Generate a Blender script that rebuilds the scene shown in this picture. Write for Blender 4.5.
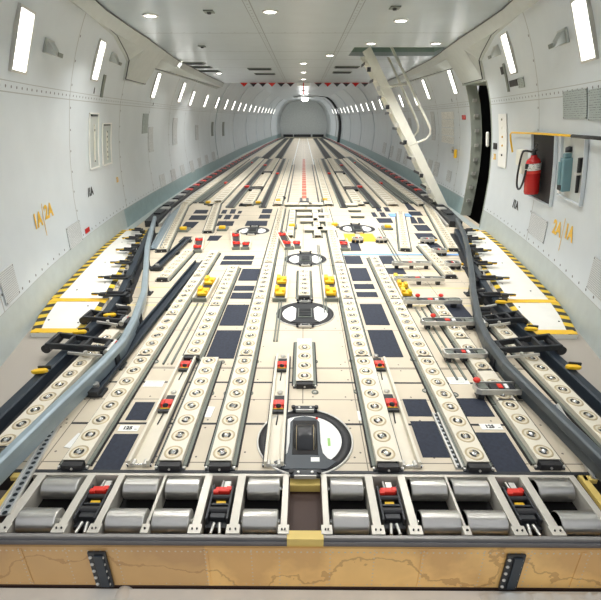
import bpy, math, random
from mathutils import Vector, Matrix
random.seed(7)
for o in list(bpy.data.objects): bpy.data.objects.remove(o)
S = bpy.context.scene
COL = S.collection
PI = math.pi

# ------------------------------------------------------------------ camera, world, exposure
FPX, VX, VY, CH = 425.0, 303.5, 118.0, 1.65
PITCH = math.atan((300 - VY) / FPX)
CP, SP = math.cos(PITCH), math.sin(PITCH)
YAW = math.atan((VX - 300.5) / (FPX / CP))
cam = bpy.data.cameras.new('camera'); camo = bpy.data.objects.new('camera', cam); COL.objects.link(camo)
camo.location = (0, 0, CH); camo.rotation_euler = (PI / 2 - PITCH, 0, YAW)
cam.sensor_fit = 'HORIZONTAL'; cam.sensor_width = 36.0; cam.lens = 36.0 * FPX / 601
cam.clip_start = 0.05; cam.clip_end = 200
S.camera = camo
S.view_settings.view_transform = 'Standard'; S.view_settings.look = 'None'
S.view_settings.gamma = 1.0; S.view_settings.use_curve_mapping = False
S.view_settings.exposure = 0.0
W = bpy.data.worlds.new('world'); S.world = W; W.use_nodes = True
_wn = W.node_tree; _tc = _wn.nodes.new('ShaderNodeTexCoord'); _sp = _wn.nodes.new('ShaderNodeSeparateXYZ'); _cr = _wn.nodes.new('ShaderNodeValToRGB')
_wn.links.new(_tc.outputs['Generated'], _sp.inputs[0]); _mr = _wn.nodes.new('ShaderNodeMapRange'); _mr.inputs[1].default_value = -1; _mr.inputs[2].default_value = 1
_wn.links.new(_sp.outputs[2], _mr.inputs[0]); _wn.links.new(_mr.outputs[0], _cr.inputs[0])
_e = _cr.color_ramp.elements; _e[0].position = .42; _e[0].color = (.10, .085, .07, 1); _e[1].position = .56; _e[1].color = (.95, .97, 1, 1)   # dark apron below, pale sky above
_wn.links.new(_cr.outputs[0], _wn.nodes['Background'].inputs[0])
_wn.nodes['Background'].inputs[1].default_value = 0.8
CEIL_LAMP_W, WALL_LAMP_W, LAMP_EMIT = 21.5, 2.5, 14.0

# ------------------------------------------------------------------ measuring helpers
def ray(px, py):
    a = (px - 300.5) / FPX; b = (300 - py) / FPX
    dx, dy, dz = a, CP + b * SP, -SP + b * CP
    c, s = math.cos(YAW), math.sin(YAW)
    return Vector((dx * c - dy * s, dx * s + dy * c, dz))
def F(px, py, z=0.0):
    d = ray(px, py); t = (z - CH) / d.z
    return (d.x * t, d.y * t)
def FY(py, z=0.0): return F(VX, py, z)[1]
def lerp(tab, y):
    if y <= tab[0][0]: return tab[0][1]
    for (a, va), (b, vb) in zip(tab, tab[1:]):
        if y <= b: return va + (vb - va) * (y - a) / (b - a)
    return tab[-1][1]
WB = [(0.2, 1.4), (1.3, 1.82), (2.0, 2.04), (2.57, 2.17), (3.2, 2.31), (3.9, 2.48), (5, 2.66), (6.5, 2.84), (9, 2.96), (13, 3.02), (22, 3.0), (34, 2.6), (43, 2.1), (46, 2.0)]
PN = [(0, 0), (0.3, .01), (0.8, 0.0), (1.3, -.06), (1.87, -.18), (2.3, -.34), (2.65, -.52), (2.9, -.75), (3.0, -1.0)]
PF = [(0, 0), (0.3, .05), (0.9, .11), (1.4, .09), (1.87, -.02), (2.3, -.22), (2.65, -.46), (2.9, -.75), (3.0, -1.0)]
# door opening on the right
DY0, DY1, DZ1 = 6.80, 7.86, 2.14
YS = sorted([1.05, 1.25, 1.6, 2, 2.4, 2.8, 3.2, 3.6, 4, 4.5, 5, 5.5, 6, 6.4, DY0, DY1, 8.5, 9.2, 10, 11, 12, 13, 14, 15, 16, 18, 20, 22, 25, 28, 31, 34, 37, 40, 43, 44])
ZS = [0, .3, .55, .8, .95, 1.1, 1.25, 1.4, 1.55, 1.7, 1.85, 2.0, DZ1, 2.25, 2.35, 2.45, 2.55, 2.65, 2.78, 2.9, 3.0]
def smooth(tab, v, h):
    return (lerp(tab, v - h) + 2 * lerp(tab, v) + lerp(tab, v + h)) / 4
def Wraw(y, z):
    k = min(1, max(0, (y - 5) / 7.0))
    return smooth(WB, y, .4) + smooth(PN, z, .12) * (1 - k) + smooth(PF, z, .12) * k
WG = [[Wraw(y, z) for z in ZS] for y in YS]
def _cell(tab, v):
    v = min(max(v, tab[0]), tab[-1] - 1e-9)
    for i in range(len(tab) - 1):
        if v < tab[i + 1]: return i, (v - tab[i]) / (tab[i + 1] - tab[i])
    return len(tab) - 2, 1.0
def Wp(y, z):
    i, a = _cell(YS, y); j, c = _cell(ZS, z)
    return (WG[i][j] * (1 - a) + WG[i + 1][j] * a) * (1 - c) + (WG[i][j + 1] * (1 - a) + WG[i + 1][j + 1] * a) * c
def G(px, py, side):
    d = ray(px, py); o = Vector((0, 0, CH)); t = 0.5
    while t < 60:
        p = o + d * t
        if p.x * side >= Wp(p.y, p.z): break
        t += 0.01
    return o + d * t
def wframe(p, side):
    """frame on the wall: tangent towards aft, up along the wall, inward normal"""
    y, z = p.y, p.z
    t = Vector((side * (Wp(y + .1, z) - Wp(y - .1, z)), .2, 0)).normalized()
    u = Vector((side * (Wp(y, z + .1) - Wp(y, z - .1)), 0, .2)).normalized()
    n = t.cross(u) if side < 0 else u.cross(t)
    n.normalize(); 
    if n.x * side > 0: n = -n
    u = n.cross(t); 
    if u.z < 0: u = -u
    return t, u, n
def wmat(p, side, lift=0.0):
    t, u, n = wframe(p, side)
    xr = t if side < 0 else -t          # local x = to the right as seen from inside
    m = Matrix((xr, u, n)).transposed().to_4x4()
    m.translation = p + n * lift
    return m

# ------------------------------------------------------------------ materials
def newmat(name):
    m = bpy.data.materials.new(name); m.use_nodes = True
    return m, m.node_tree, m.node_tree.nodes['Principled BSDF']
def mat(name, col, rough=.5, metal=0.0, var=.06, scale=8.0, emit=None, es=0.0, bump=0.0):
    m, nt, b = newmat(name)
    b.inputs['Roughness'].default_value = rough; b.inputs['Metallic'].default_value = metal
    if emit:
        b.inputs['Base Color'].default_value = (*col, 1)
        b.inputs['Emission Color'].default_value = (*emit, 1); b.inputs['Emission Strength'].default_value = es
        return m
    tc = nt.nodes.new('ShaderNodeTexCoord'); n = nt.nodes.new('ShaderNodeTexNoise')
    n.inputs['Scale'].default_value = scale; n.inputs['Detail'].default_value = 5
    nt.links.new(tc.outputs['Object'], n.inputs['Vector'])
    r = nt.nodes.new('ShaderNodeValToRGB')
    r.color_ramp.elements[0].position = .3; r.color_ramp.elements[1].position = .7
    r.color_ramp.elements[0].color = (*[c * (1 - var) for c in col], 1)
    r.color_ramp.elements[1].color = (*[min(1, c * (1 + var)) for c in col], 1)
    nt.links.new(n.outputs['Fac'], r.inputs['Fac']); nt.links.new(r.outputs['Color'], b.inputs['Base Color'])
    if bump:
        bp = nt.nodes.new('ShaderNodeBump'); bp.inputs['Strength'].default_value = bump; bp.inputs['Distance'].default_value = .01
        nt.links.new(n.outputs['Fac'], bp.inputs['Height']); nt.links.new(bp.outputs['Normal'], b.inputs['Normal'])
    return m
class NT:
    def __init__(s, nt): s.nt = nt
    def m(s, op, a, b=None, c=None):
        n = s.nt.nodes.new('ShaderNodeMath'); n.operation = op
        for i, v in enumerate((a, b, c)):
            if v is None: continue
            if isinstance(v, (int, float)): n.inputs[i].default_value = v
            else: s.nt.links.new(v, n.inputs[i])
        return n.outputs[0]
    def line(s, c, v, w): return s.m('LESS_THAN', s.m('ABSOLUTE', s.m('SUBTRACT', c, v)), w)
    def mx(s, items):
        o = items[0]
        for i in items[1:]: o = s.m('MAXIMUM', o, i)
        return o
    def between(s, c, a, b): return s.m('MULTIPLY', s.m('GREATER_THAN', c, a), s.m('LESS_THAN', c, b))
    def dots(s, along, across, v, pitch, r):
        """row of round heads along one axis at across = v"""
        f = s.m('SUBTRACT', s.m('MODULO', s.m('ADD', along, 100.0), pitch), pitch / 2)
        g = s.m('SUBTRACT', across, v)
        return s.m('LESS_THAN', s.m('ADD', s.m('MULTIPLY', f, f), s.m('MULTIPLY', g, g)), r * r)
    def mix(s, fac, a, b):
        n = s.nt.nodes.new('ShaderNodeMix'); n.data_type = 'RGBA'
        s.nt.links.new(fac, n.inputs[0])
        for i, v in ((6, a), (7, b)):
            if isinstance(v, tuple): n.inputs[i].default_value = (*v, 1)
            else: s.nt.links.new(v, n.inputs[i])
        return n.outputs[2]
def patterned(name, col, rough, fn, var=.04, scale=3.0, metal=0.0):
    m, nt, b = newmat(name); N = NT(nt)
    b.inputs['Roughness'].default_value = rough; b.inputs['Metallic'].default_value = metal
    tc = nt.nodes.new('ShaderNodeTexCoord'); sp = nt.nodes.new('ShaderNodeSeparateXYZ')
    nt.links.new(tc.outputs['Object'], sp.inputs[0])
    n = nt.nodes.new('ShaderNodeTexNoise'); n.inputs['Scale'].default_value = scale; n.inputs['Detail'].default_value = 6
    nt.links.new(tc.outputs['Object'], n.inputs['Vector'])
    r = nt.nodes.new('ShaderNodeValToRGB'); r.color_ramp.elements[0].position = .3; r.color_ramp.elements[1].position = .7
    r.color_ramp.elements[0].color = (*[c * (1 - var) for c in col], 1)
    r.color_ramp.elements[1].color = (*[min(1, c * (1 + var)) for c in col], 1)
    nt.links.new(n.outputs['Fac'], r.inputs['Fac'])
    out = fn(N, sp.outputs[0], sp.outputs[1], sp.outputs[2], r.outputs['Color'], n.outputs['Fac'])
    nt.links.new(out, b.inputs['Base Color'])
    return m

def floor_fn(N, x, y, z, base, noise):
    thick = N.mx([N.line(y, v, .009) for v in (2.005, 2.43)])
    thin = N.mx([N.line(y, v, .0035) for v in (1.70, 2.24, 2.62, 3.2, 3.78, 4.35, 4.92, 5.5, 6.1, 6.7, 7.4, 8.2, 9.0)] + [N.m('LESS_THAN', N.m('MODULO', y, 1.3), .012)]
                + [N.m('MULTIPLY', N.line(x, 0.0, .003), N.m('GREATER_THAN', y, 2.2))]
                + [N.line(N.m('ABSOLUTE', x), v, .003) for v in (.335, 1.36)])
    dots = N.mx([N.dots(x, y, v, .21, .006) for v in (1.74, 1.97, 2.04, 2.27, 2.58, 2.66, 3.24, 3.74, 4.31, 4.39)]
                + [N.dots(y, N.m('ABSOLUTE', x), v, .23, .006) for v in (.31, .36, 1.09, 1.33, 1.39)])
    c = N.mix(thin, base, (.20, .17, .13))
    c = N.mix(dots, c, (.13, .11, .09))
    c = N.mix(N.m('MULTIPLY', thick, N.m('LESS_THAN', N.m('ABSOLUTE', x), 1.36)), c, (.012, .012, .014))
    yl = N.m('MULTIPLY', N.mx([N.line(y, v, .008) for v in (3.72, 4.18, 4.72)]), N.m('GREATER_THAN', N.m('ABSOLUTE', x), .8))
    c = N.mix(N.m('MULTIPLY', yl, N.m('LESS_THAN', N.m('ABSOLUTE', x), 1.9)), c, (.80, .66, .18))
    red = N.m('MULTIPLY', N.line(x, .02, .055), N.between(y, 9.6, 19.5))
    dash = N.m('GREATER_THAN', N.m('MODULO', y, .5), .08)
    c = N.mix(N.m('MULTIPLY', red, dash), c, (.50, .09, .03))
    rung = N.m('MULTIPLY', N.m('LESS_THAN', N.m('MODULO', y, .28), .05), N.m('MULTIPLY', N.m('LESS_THAN', N.m('ABSOLUTE', x), .30), N.m('GREATER_THAN', y, 9.2)))
    c = N.mix(N.m('MULTIPLY', rung, N.m('GREATER_THAN', N.m('ABSOLUTE', x), .10)), c, (.36, .32, .24))
    out = N.m('GREATER_THAN', N.m('ABSOLUTE', x), 1.68)
    c = N.mix(N.m('MULTIPLY', out, N.m('LESS_THAN', y, 3.3)), c, (.42, .38, .33))
    return c
def wall_fn(N, x, y, z, base, noise):
    seam_y = (2.9, 4.95, 6.95, 8.6, 10.2, 11.8, 13.4, 15, 17, 19, 21, 23, 25, 27, 29, 31, 33, 36, 39)
    ln = N.mx([N.line(y, v, .008) for v in seam_y] + [N.line(z, 1.83, .004), N.line(z, 1.905, .003), N.line(z, .30, .006)])
    d = N.mx([N.dots(y, z, 1.868, .105, .011)] + [N.dots(z, y, v + .03, .22, .012) for v in seam_y[:6]] + [N.dots(y, z, .345, .16, .012)])
    c = N.mix(ln, base, (.36, .37, .36))
    c = N.mix(d, c, (.10, .10, .10))
    return c
def ceil_fn(N, x, y, z, base, noise):
    ax = N.m('ABSOLUTE', x)
    ln = N.mx([N.line(ax, .51, .006), N.line(ax, .57, .004)] + [N.line(y, v, .012) for v in (4.2, 6.35, 8.0, 9.0, 10.4, 12.4, 13.6)])
    d = N.mx([N.dots(y, ax, .54, .13, .013), N.dots(x, y, 6.30, .16, .012), N.dots(x, y, 7.94, .16, .012)])
    c = N.mix(ln, base, (.13, .15, .15)); return N.mix(d, c, (.16, .18, .18))
def amber_fn(N, x, y, z, base, noise):
    d = N.mx([N.dots(x, z, -.062, .027, .0045), N.dots(x, z, -.272, .06, .003)] + [N.dots(z, x, v, .024, .0036) for v in (-1.22, -1.02, -.8, -.42, -.22, -.1, .12, .31, .52, .78, .98, 1.23)])
    st = N.m('MINIMUM', N.m('MAXIMUM', N.m('MULTIPLY', N.m('SUBTRACT', N.m('ADD', noise, N.m('MULTIPLY', z, .6)), .36), 4.5), 0.0), .60)
    c = N.mix(st, base, (.50, .26, .10))
    lf = N.m('MULTIPLY', N.m('LESS_THAN', x, -.42), .5)
    c = N.mix(lf, c, (.42, .25, .13))
    c = N.mix(N.m('MULTIPLY', N.between(N.m('ADD', noise, N.m('MULTIPLY', z, 1.2)), .255, .275), .5), c, (.38, .18, .06))
    return N.mix(d, c, (.60, .50, .36))
def hazard_fn(N, x, y, z, base, noise):
    s = N.m('LESS_THAN', N.m('MODULO', N.m('ADD', N.m('ADD', y, N.m('MULTIPLY', N.m('ABSOLUTE', x), .5)), 20), .17), .085)
    return N.mix(s, (.75, .52, .03), (.02, .02, .02))
def slot_fn(N, x, y, z, base, noise):
    return N.mix(N.dots(y, x, 0.0, .034, .011), base, (.03, .035, .04))
def grille_fn(N, x, y, z, base, noise):
    a = N.m('GREATER_THAN', N.m('MODULO', N.m('ADD', x, 9), .016), .008); b = N.m('GREATER_THAN', N.m('MODULO', N.m('ADD', y, 9), .016), .008)
    return N.mix(N.m('MULTIPLY', a, b), base, (.22, .24, .25))
def lines_fn(N, x, y, z, base, noise):
    t = N.m('MULTIPLY', N.m('LESS_THAN', N.m('MODULO', N.m('ADD', y, 9), .018), .005), N.m('GREATER_THAN', noise, .50))
    return N.mix(t, base, (.08, .09, .09))

M = dict(
    floor=patterned('floor_panel_paint', (.62, .545, .42), .50, floor_fn, var=.07, scale=2.2),
    wall=patterned('white_wall_panel', (.62, .67, .70), .32, wall_fn, var=.03),
    ceil=patterned('grey_ceiling_panel', (.40, .45, .47), .30, ceil_fn, var=.04),
    kick=mat('pale_teal_kick_panel', (.46, .51, .50), .4, var=.05),
    kickteal=mat('teal_kick_panel', (.27, .37, .38), .4, var=.08),
    amber=patterned('stained_amber_primer', (.92, .56, .20), .45, amber_fn, var=.14, scale=3.0),
    hazard=patterned('hazard_tape', (.8, .6, .05), .5, hazard_fn),
    slot=patterned('slotted_track_metal', (.45, .47, .48), .35, slot_fn, metal=.6),
    grille=patterned('grille_metal', (.62, .64, .64), .5, grille_fn),
    placard=patterned('grey_printed_placard', (.34, .39, .38), .4, lines_fn, scale=60),
    paper=patterned('white_printed_label', (.86, .86, .82), .5, lines_fn, scale=90),
    tray=mat('tray_beige', (.72, .67, .55), .38, var=.05),
    traygrey=mat('tray_side_grey', (.17, .19, .165), .45, metal=.25),
    brass=mat('worn_bronze_ring', (.50, .41, .26), .4, metal=.35, scale=40),
    cup=mat('caster_cup', (.68, .62, .48), .4, metal=.1, scale=40),
    tyre=mat('wheel_rubber', (.022, .023, .026), .32, var=.1),
    black=mat('black_rubber', (.016, .016, .018), .5, var=.2),
    well=mat('well_black', (.010, .009, .009), .7),
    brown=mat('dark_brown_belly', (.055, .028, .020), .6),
    steel=mat('polished_steel', (.78, .77, .74), .2, metal=1.0, var=.04, scale=15),
    roll=mat('brushed_roller_steel', (.93, .91, .87), .28, metal=.9, var=.08, scale=5),
    alu=mat('worn_aluminium', (.62, .61, .57), .38, metal=.55, var=.07),
    frame=mat('sill_frame_paint', (.60, .57, .50), .35, metal=.25, var=.05),
    sillgrey=mat('sill_edge_grey', (.16, .16, .17), .45, metal=.3),
    navy=mat('navy_anti_slip', (.016,.022,.040), .75, var=.25, scale=50),
    navyrail=mat('dark_navy_rail', (.022,.032,.045), .38, metal=.2),
    bluegrey=mat('blue_grey_rail', (.30,.37,.41), .35, metal=.35),
    lip=mat('sill_lip_grey', (.27, .26, .25), .4, metal=.3),
    slate=mat('dark_slate_grey', (.045, .055, .065), .4, metal=.2),
    railgrey=mat('dark_grey_rail', (.085, .10, .11), .36, metal=.3),
    char=mat('charcoal_casting', (.035, .038, .042), .42, metal=.3),
    red=mat('red_paint', (.72, .035, .02), .35),
    yellow=mat('yellow_paint', (.86, .52, .02), .4),
    paleyel=mat('pale_yellow_paint', (.74, .55, .16), .5),
    white=mat('white_paint', (.84, .84, .80), .4, var=.03),
    platform=mat('white_platform', (.82, .81, .76), .45, var=.03),
    cream=mat('cream_ladder_paint', (.78, .77, .68), .4, var=.04),
    cover=mat('off_white_cover', (.50, .53, .51), .5, var=.04),
    jamb=mat('green_grey_jamb', (.33, .36, .31), .45),
    teal=mat('green_primer', (.24, .33, .28), .5),
    orange=mat('orange_stencil', (.80, .48, .05), .5),
    ink=mat('black_ink', (.02, .02, .02), .6),
    blue=mat('blue_tape', (.18, .38, .72), .5),
    fire=mat('extinguisher_red', (.52, .02, .018), .25),
    tealdev=mat('teal_grey_plastic', (.15, .27, .30), .4),
    sticker=mat('green_sticker', (.30, .55, .15), .5),
    ledge=mat('cream_ledge_paint', (.90, .87, .80), .5),
    bulk=mat('aft_bulkhead_paint', (.80,.84,.83), .5),
    lamp=mat('lit_lamp_glass', (1, 1, 1), .4, emit=(1.0, .97, .90), es=LAMP_EMIT),
    lampw=mat('lit_wall_light_glass', (1, 1, 1), .4, emit=(1.0, .98, .93), es=5.0),
)

# ------------------------------------------------------------------ mesh building
class MB:
    def __init__(s): s.v = []; s.f = []; s.mi = []; s.sm = []; s.mats = []
    def mid(s, m):
        if m not in s.mats: s.mats.append(m)
        return s.mats.index(m)
    def add(s, vs, fs, m, T=None, smooth=False):
        k = len(s.v); i = s.mid(m)
        s.v += [tuple(T @ Vector(v)) if T is not None else tuple(v) for v in vs]
        for f in fs: s.f.append([k + j for j in f]); s.mi.append(i); s.sm.append(smooth)
        return s
    def box(s, x0, x1, y0, y1, z0, z1, m, T=None):
        vs = [(x, y, z) for z in (z0, z1) for y in (y0, y1) for x in (x0, x1)]
        return s.add(vs, [(0, 2, 3, 1), (4, 5, 7, 6), (0, 1, 5, 4), (2, 6, 7, 3), (0, 4, 6, 2), (1, 3, 7, 5)], m, T)
    def bar(s, a, b, w, h, m, up=(0, 0, 1)):
        """box from a to b; w sideways, h along up"""
        a = Vector(a); b = Vector(b); d = (b - a).normalized(); sd = d.cross(Vector(up)).normalized(); u = sd.cross(d)
        vs = [p + sd * (i * w / 2) + u * (j * h / 2) for p in (a, b) for j in (-1, 1) for i in (-1, 1)]
        return s.add(vs, [(0, 1, 3, 2), (4, 6, 7, 5), (0, 4, 5, 1), (2, 3, 7, 6), (0, 2, 6, 4), (1, 5, 7, 3)], m)
    def prism(s, poly, z0, z1, m, T=None):
        n = len(poly); vs = [(x, y, z0) for x, y in poly] + [(x, y, z1) for x, y in poly]
        return s.add(vs, [tuple(reversed(range(n))), tuple(range(n, 2 * n))] + [(i, (i + 1) % n, n + (i + 1) % n, n + i) for i in range(n)], m, T)
    def lathe(s, prof, m, T=None, seg=24, smooth=True, cap=True):
        """prof = [(r, z)...] around local z"""
        vs = []; fs = []
        for r, z in prof:
            for k in range(seg):
                a = 2 * PI * k / seg; vs.append((r * math.cos(a), r * math.sin(a), z))
        for i in range(len(prof) - 1):
            for k in range(seg):
                k2 = (k + 1) % seg; fs.append((i * seg + k, i * seg + k2, (i + 1) * seg + k2, (i + 1) * seg + k))
        s.add(vs, fs, m, T, smooth)
        if cap:
            if prof[0][0] > 1e-5: s.add([vs[k] for k in range(seg)], [tuple(reversed(range(seg)))], m, T)
            if prof[-1][0] > 1e-5: s.add([vs[(len(prof) - 1) * seg + k] for k in range(seg)], [tuple(range(seg))], m, T)
        return s
    def cyl(s, a, b, r, m, seg=16, r2=None):
        a = Vector(a); b = Vector(b); d = b - a
        T = Matrix.Translation(a) @ d.to_track_quat('Z', 'Y').to_matrix().to_4x4()
        return s.lathe([(r, 0), (r if r2 is None else r2, d.length)], m, T, seg)
    def tube(s, pts, r, m, seg=10):
        pts = [Vector(p) for p in pts]; vs = []; fs = []; n = len(pts)
        ref = Vector((0.31, 0.17, 0.93))
        for i, p in enumerate(pts):
            d = (pts[min(n - 1, i + 1)] - pts[max(0, i - 1)]).normalized()
            a = d.cross(ref).normalized(); b = d.cross(a)
            for k in range(seg):
                t = 2 * PI * k / seg; vs.append(p + (a * math.cos(t) + b * math.sin(t)) * r)
        for i in range(n - 1):
            for k in range(seg):
                k2 = (k + 1) % seg; fs.append((i * seg + k, i * seg + k2, (i + 1) * seg + k2, (i + 1) * seg + k))
        fs2 = [tuple(reversed(range(seg))), tuple(range((n - 1) * seg, n * seg))]
        s.add(vs, fs, m, None, True); 
        k0 = len(s.v) - len(vs); i = s.mid(m)
        for f in fs2: s.f.append([k0 + j for j in f]); s.mi.append(i); s.sm.append(False)
        return s
    def sweep(s, path, sec, m):
        """sec = closed list of (side, up) carried along a path in plan"""
        path = [Vector(p) for p in path]; n = len(path); k = len(sec); vs = []; fs = []
        for i, p in enumerate(path):
            d = (path[min(n - 1, i + 1)] - path[max(0, i - 1)]); d.z = 0; d.normalize(); sd = Vector((d.y, -d.x, 0))
            for a, b in sec: vs.append(p + sd * a + Vector((0, 0, b)))
        for i in range(n - 1):
            for j in range(k):
                j2 = (j + 1) % k; fs.append((i * k + j, i * k + j2, (i + 1) * k + j2, (i + 1) * k + j))
        fs += [tuple(reversed(range(k))), tuple(range((n - 1) * k, n * k))]
        return s.add(vs, fs, m)
    def build(s, name, parent=None, loc=None, T=None, bevel=0):
        me = bpy.data.meshes.new(name); me.from_pydata(s.v, [], s.f)
        for m in s.mats: me.materials.append(m)
        for p, i, sm in zip(me.polygons, s.mi, s.sm): p.material_index = i; p.use_smooth = sm
        import bmesh
        bm = bmesh.new(); bm.from_mesh(me); bmesh.ops.recalc_face_normals(bm, faces=bm.faces); bm.to_mesh(me); bm.free()
        o = bpy.data.objects.new(name, me); COL.objects.link(o)
        if parent: o.parent = parent
        if T is not None: o.matrix_local = T
        elif loc: o.location = loc
        if bevel:
            b = o.modifiers.new('bevel', 'BEVEL'); b.width = bevel; b.segments = 2; b.limit_method = 'ANGLE'
        return o
def tag(o, label=None, cat=None, group=None, kind=None):
    if label: o['label'] = label
    if cat: o['category'] = cat
    if group: o['group'] = group
    if kind: o['kind'] = kind
    return o
def thing(name, label, cat, loc=(0, 0, 0), rz=0, group=None, T=None):
    o = bpy.data.objects.new(name, None); COL.objects.link(o); o.empty_display_size = .05
    if T is not None: o.matrix_world = T
    else: o.location = loc; o.rotation_euler = (0, 0, rz)
    return tag(o, label, cat, group)
def struct(o): o['kind'] = 'structure'; return o
KIDS = {}
def dup(o, loc=None, rz=None, label=None, group=None, parent=None, T=None):
    c = o.copy(); COL.objects.link(c)
    if parent: c.parent = parent
    if loc is not None: c.location = loc
    if rz is not None: c.rotation_euler = (0, 0, rz)
    if T is not None: c.matrix_world = T
    if label: c['label'] = label
    if group: c['group'] = group
    for ch in [k for k in bpy.data.objects if k.parent == o]: dup(ch, parent=c)
    return c
def text_mesh(s, size, m, name='lettering', parent=None, T=None, depth=.0008):
    cu = bpy.data.curves.new(name, 'FONT'); cu.body = s; cu.size = size; cu.extrude = depth; cu.offset = size * .035
    cu.align_x = 'CENTER'; cu.align_y = 'CENTER'; cu.materials.append(m)
    o = bpy.data.objects.new(name, cu); COL.objects.link(o)
    dg = bpy.context.evaluated_depsgraph_get(); me = bpy.data.meshes.new_from_object(o.evaluated_get(dg))
    bpy.data.objects.remove(o); me.name = name
    r = bpy.data.objects.new(name, me); COL.objects.link(r)
    if parent: r.parent = parent
    if T is not None: r.matrix_local = T
    return r

# ================================================================== STRUCTURE
def wall(side, name):
    b = MB(); TH = .12
    for i in range(len(YS) - 1):
        for j in range(len(ZS) - 1):
            y0, y1, z0, z1 = YS[i], YS[i + 1], ZS[j], ZS[j + 1]
            if side > 0 and y0 >= DY0 - 1e-6 and y1 <= DY1 + 1e-6 and z1 <= DZ1 + 1e-6: continue
            q = [(y0, z0), (y1, z0), (y1, z1), (y0, z1)]
            a = [(side * Wp(y, z), y, z) for y, z in q]; c = [(side * (Wp(y, z) + TH), y, z) for y, z in q]
            m = (M['kick'] if y0 < 6.7 else M['kickteal']) if z1 <= .3 else M['wall']
            b.add(a, [(0, 1, 2, 3) if side > 0 else (3, 2, 1, 0)], m, None, True)
            b.add(c, [(3, 2, 1, 0) if side > 0 else (0, 1, 2, 3)], m, None, True)
    # merge by hand: weld identical verts
    me = bpy.data.meshes.new(name); me.from_pydata(b.v, [], b.f)
    for m in b.mats: me.materials.append(m)
    for p, k in zip(me.polygons, b.mi): p.material_index = k; p.use_smooth = True
    import bmesh
    bm = bmesh.new(); bm.from_mesh(me); bmesh.ops.remove_doubles(bm, verts=bm.verts, dist=1e-4); bm.to_mesh(me); bm.free()
    o = bpy.data.objects.new(name, me); COL.objects.link(o); return struct(o)
wall(-1, 'wall_left'); wall(1, 'wall_right')

# floor slab with the two outboard edges following the hull; the forward sill stops at SILL
SILL_A, SILL_B = 1.285, 1.635
b = MB(); ys = [y for y in YS if y > 1.7] ; ys = [SILL_B] + ys
poly = [(Wp(y, 0) + .1, y) for y in ys] + [(-Wp(y, 0) - .1, y) for y in reversed(ys)]
b.prism(poly, -.12, 0, M['floor']); struct(b.build('floor'))
# forward wall below the sill (amber primer, riveted)
b = MB(); b.box(-1.9, 1.9, 1.25, 1.30, -.285, -.038, M['amber'])
for x in (-1.22, -.42, .52, 1.2): b.box(x - .008, x + .012, 1.247, 1.25, -.28, -.05, M['amber'])
struct(b.build('wall_front'))
b = MB(); b.box(-1.9, 1.9, 1.25, SILL_B, -.36, -.286, M['brown']); struct(b.build('trim_1'))

# ceiling with hatch hole, ends at Y = 14.8, taller behind
HX0, HX1, HY0, HY1 = .78, 2.28, 7.55, 8.55
b = MB(); CZ = 2.65; CE = 14.8
def crow(y0, y1, xa0, xb0, xa1, xb1, z=CZ, t=.06):
    b.add([(xa0, y0, z), (xb0, y0, z), (xb1, y1, z), (xa1, y1, z), (xa0, y0, z + t), (xb0, y0, z + t), (xb1, y1, z + t), (xa1, y1, z + t)],
          [(3, 2, 1, 0), (4, 5, 6, 7), (0, 1, 5, 4), (2, 3, 7, 6), (0, 4, 7, 3), (1, 2, 6, 5)], M['ceil'])
cy = [1.25, 2.4, 3.6, 5, 6.3, HY0, HY1, 10, 12, 13.5, CE]
for y0, y1 in zip(cy, cy[1:]):
    w0, w1 = Wp(y0, CZ), Wp(y1, CZ)
    if y0 >= HY0 - 1e-6 and y1 <= HY1 + 1e-6:
        crow(y0, y1, -w0, HX0, -w1, HX0); crow(y0, y1, HX1, w0, HX1, w1)
    else: crow(y0, y1, -w0, w0, -w1, w1)
b.box(-2.9, 2.9, CE, CE + .05, CZ, 3.12, M['cover'])
for y0, y1 in zip(YS, YS[1:]):
    if y0 < 14.9: continue
    w0, w1 = Wp(y0, 3.0), Wp(y1, 3.0)
    vs = []
    for y, w in ((y0, w0), (y1, w1)):
        for k in range(9):
            u = -1 + k / 4.0; vs.append((u * w, y, 3.0 + .12 * (1 - u * u)))
    b.add(vs, [(k, k + 1, 10 + k, 9 + k) for k in range(8)], M['wall'], None, True)
b.box(-2.4, 2.4, 14.8, 15.0, 2.98, 3.14, M['wall'])
struct(b.build('ceiling'))
# hatch well above the ceiling
b = MB(); t = .03; zt = 3.5
b.box(HX0 - t, HX0, HY0 - t, HY1 + t, CZ + .06, zt, M['teal']); b.box(HX1, HX1 + t, HY0 - t, HY1 + t, CZ + .06, zt, M['teal'])
b.box(HX0, HX1, HY0 - t, HY0, CZ + .06, zt, M['teal']); b.box(HX0, HX1, HY1, HY1 + t, CZ + .06, zt, M['teal'])
b.box(HX0, HX1, HY0, HY1, zt, zt + t, M['teal'])
struct(b.build('trim_2'))
# aft bulkhead
b = MB(); prof = [(-Wp(43.5, z) - .05, z) for z in ZS] + [(Wp(43.5, z) + .05, z) for z in reversed(ZS)]
n = len(prof); b.add([(x, 43.5, z) for x, z in prof] + [(x, 43.9, z + (.2 if z > 2.9 else 0)) for x, z in prof],
      [tuple(range(n)), tuple(reversed(range(n, 2 * n)))] + [(i, (i + 1) % n, n + (i + 1) % n, n + i) for i in range(n)], M['bulk'])
b.box(-2, 2, 43.45, 43.9, 2.9, 3.2, M['bulk'])
struct(b.build('wall_back'))
b = MB()
for x0, x1 in ((-1.9, -1.0), (-.9, .7), (.85, 1.9)): b.box(x0, x1, 43.1, 43.5, 0, .22, M['char'])
struct(b.build('baseboard_back'))
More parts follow.
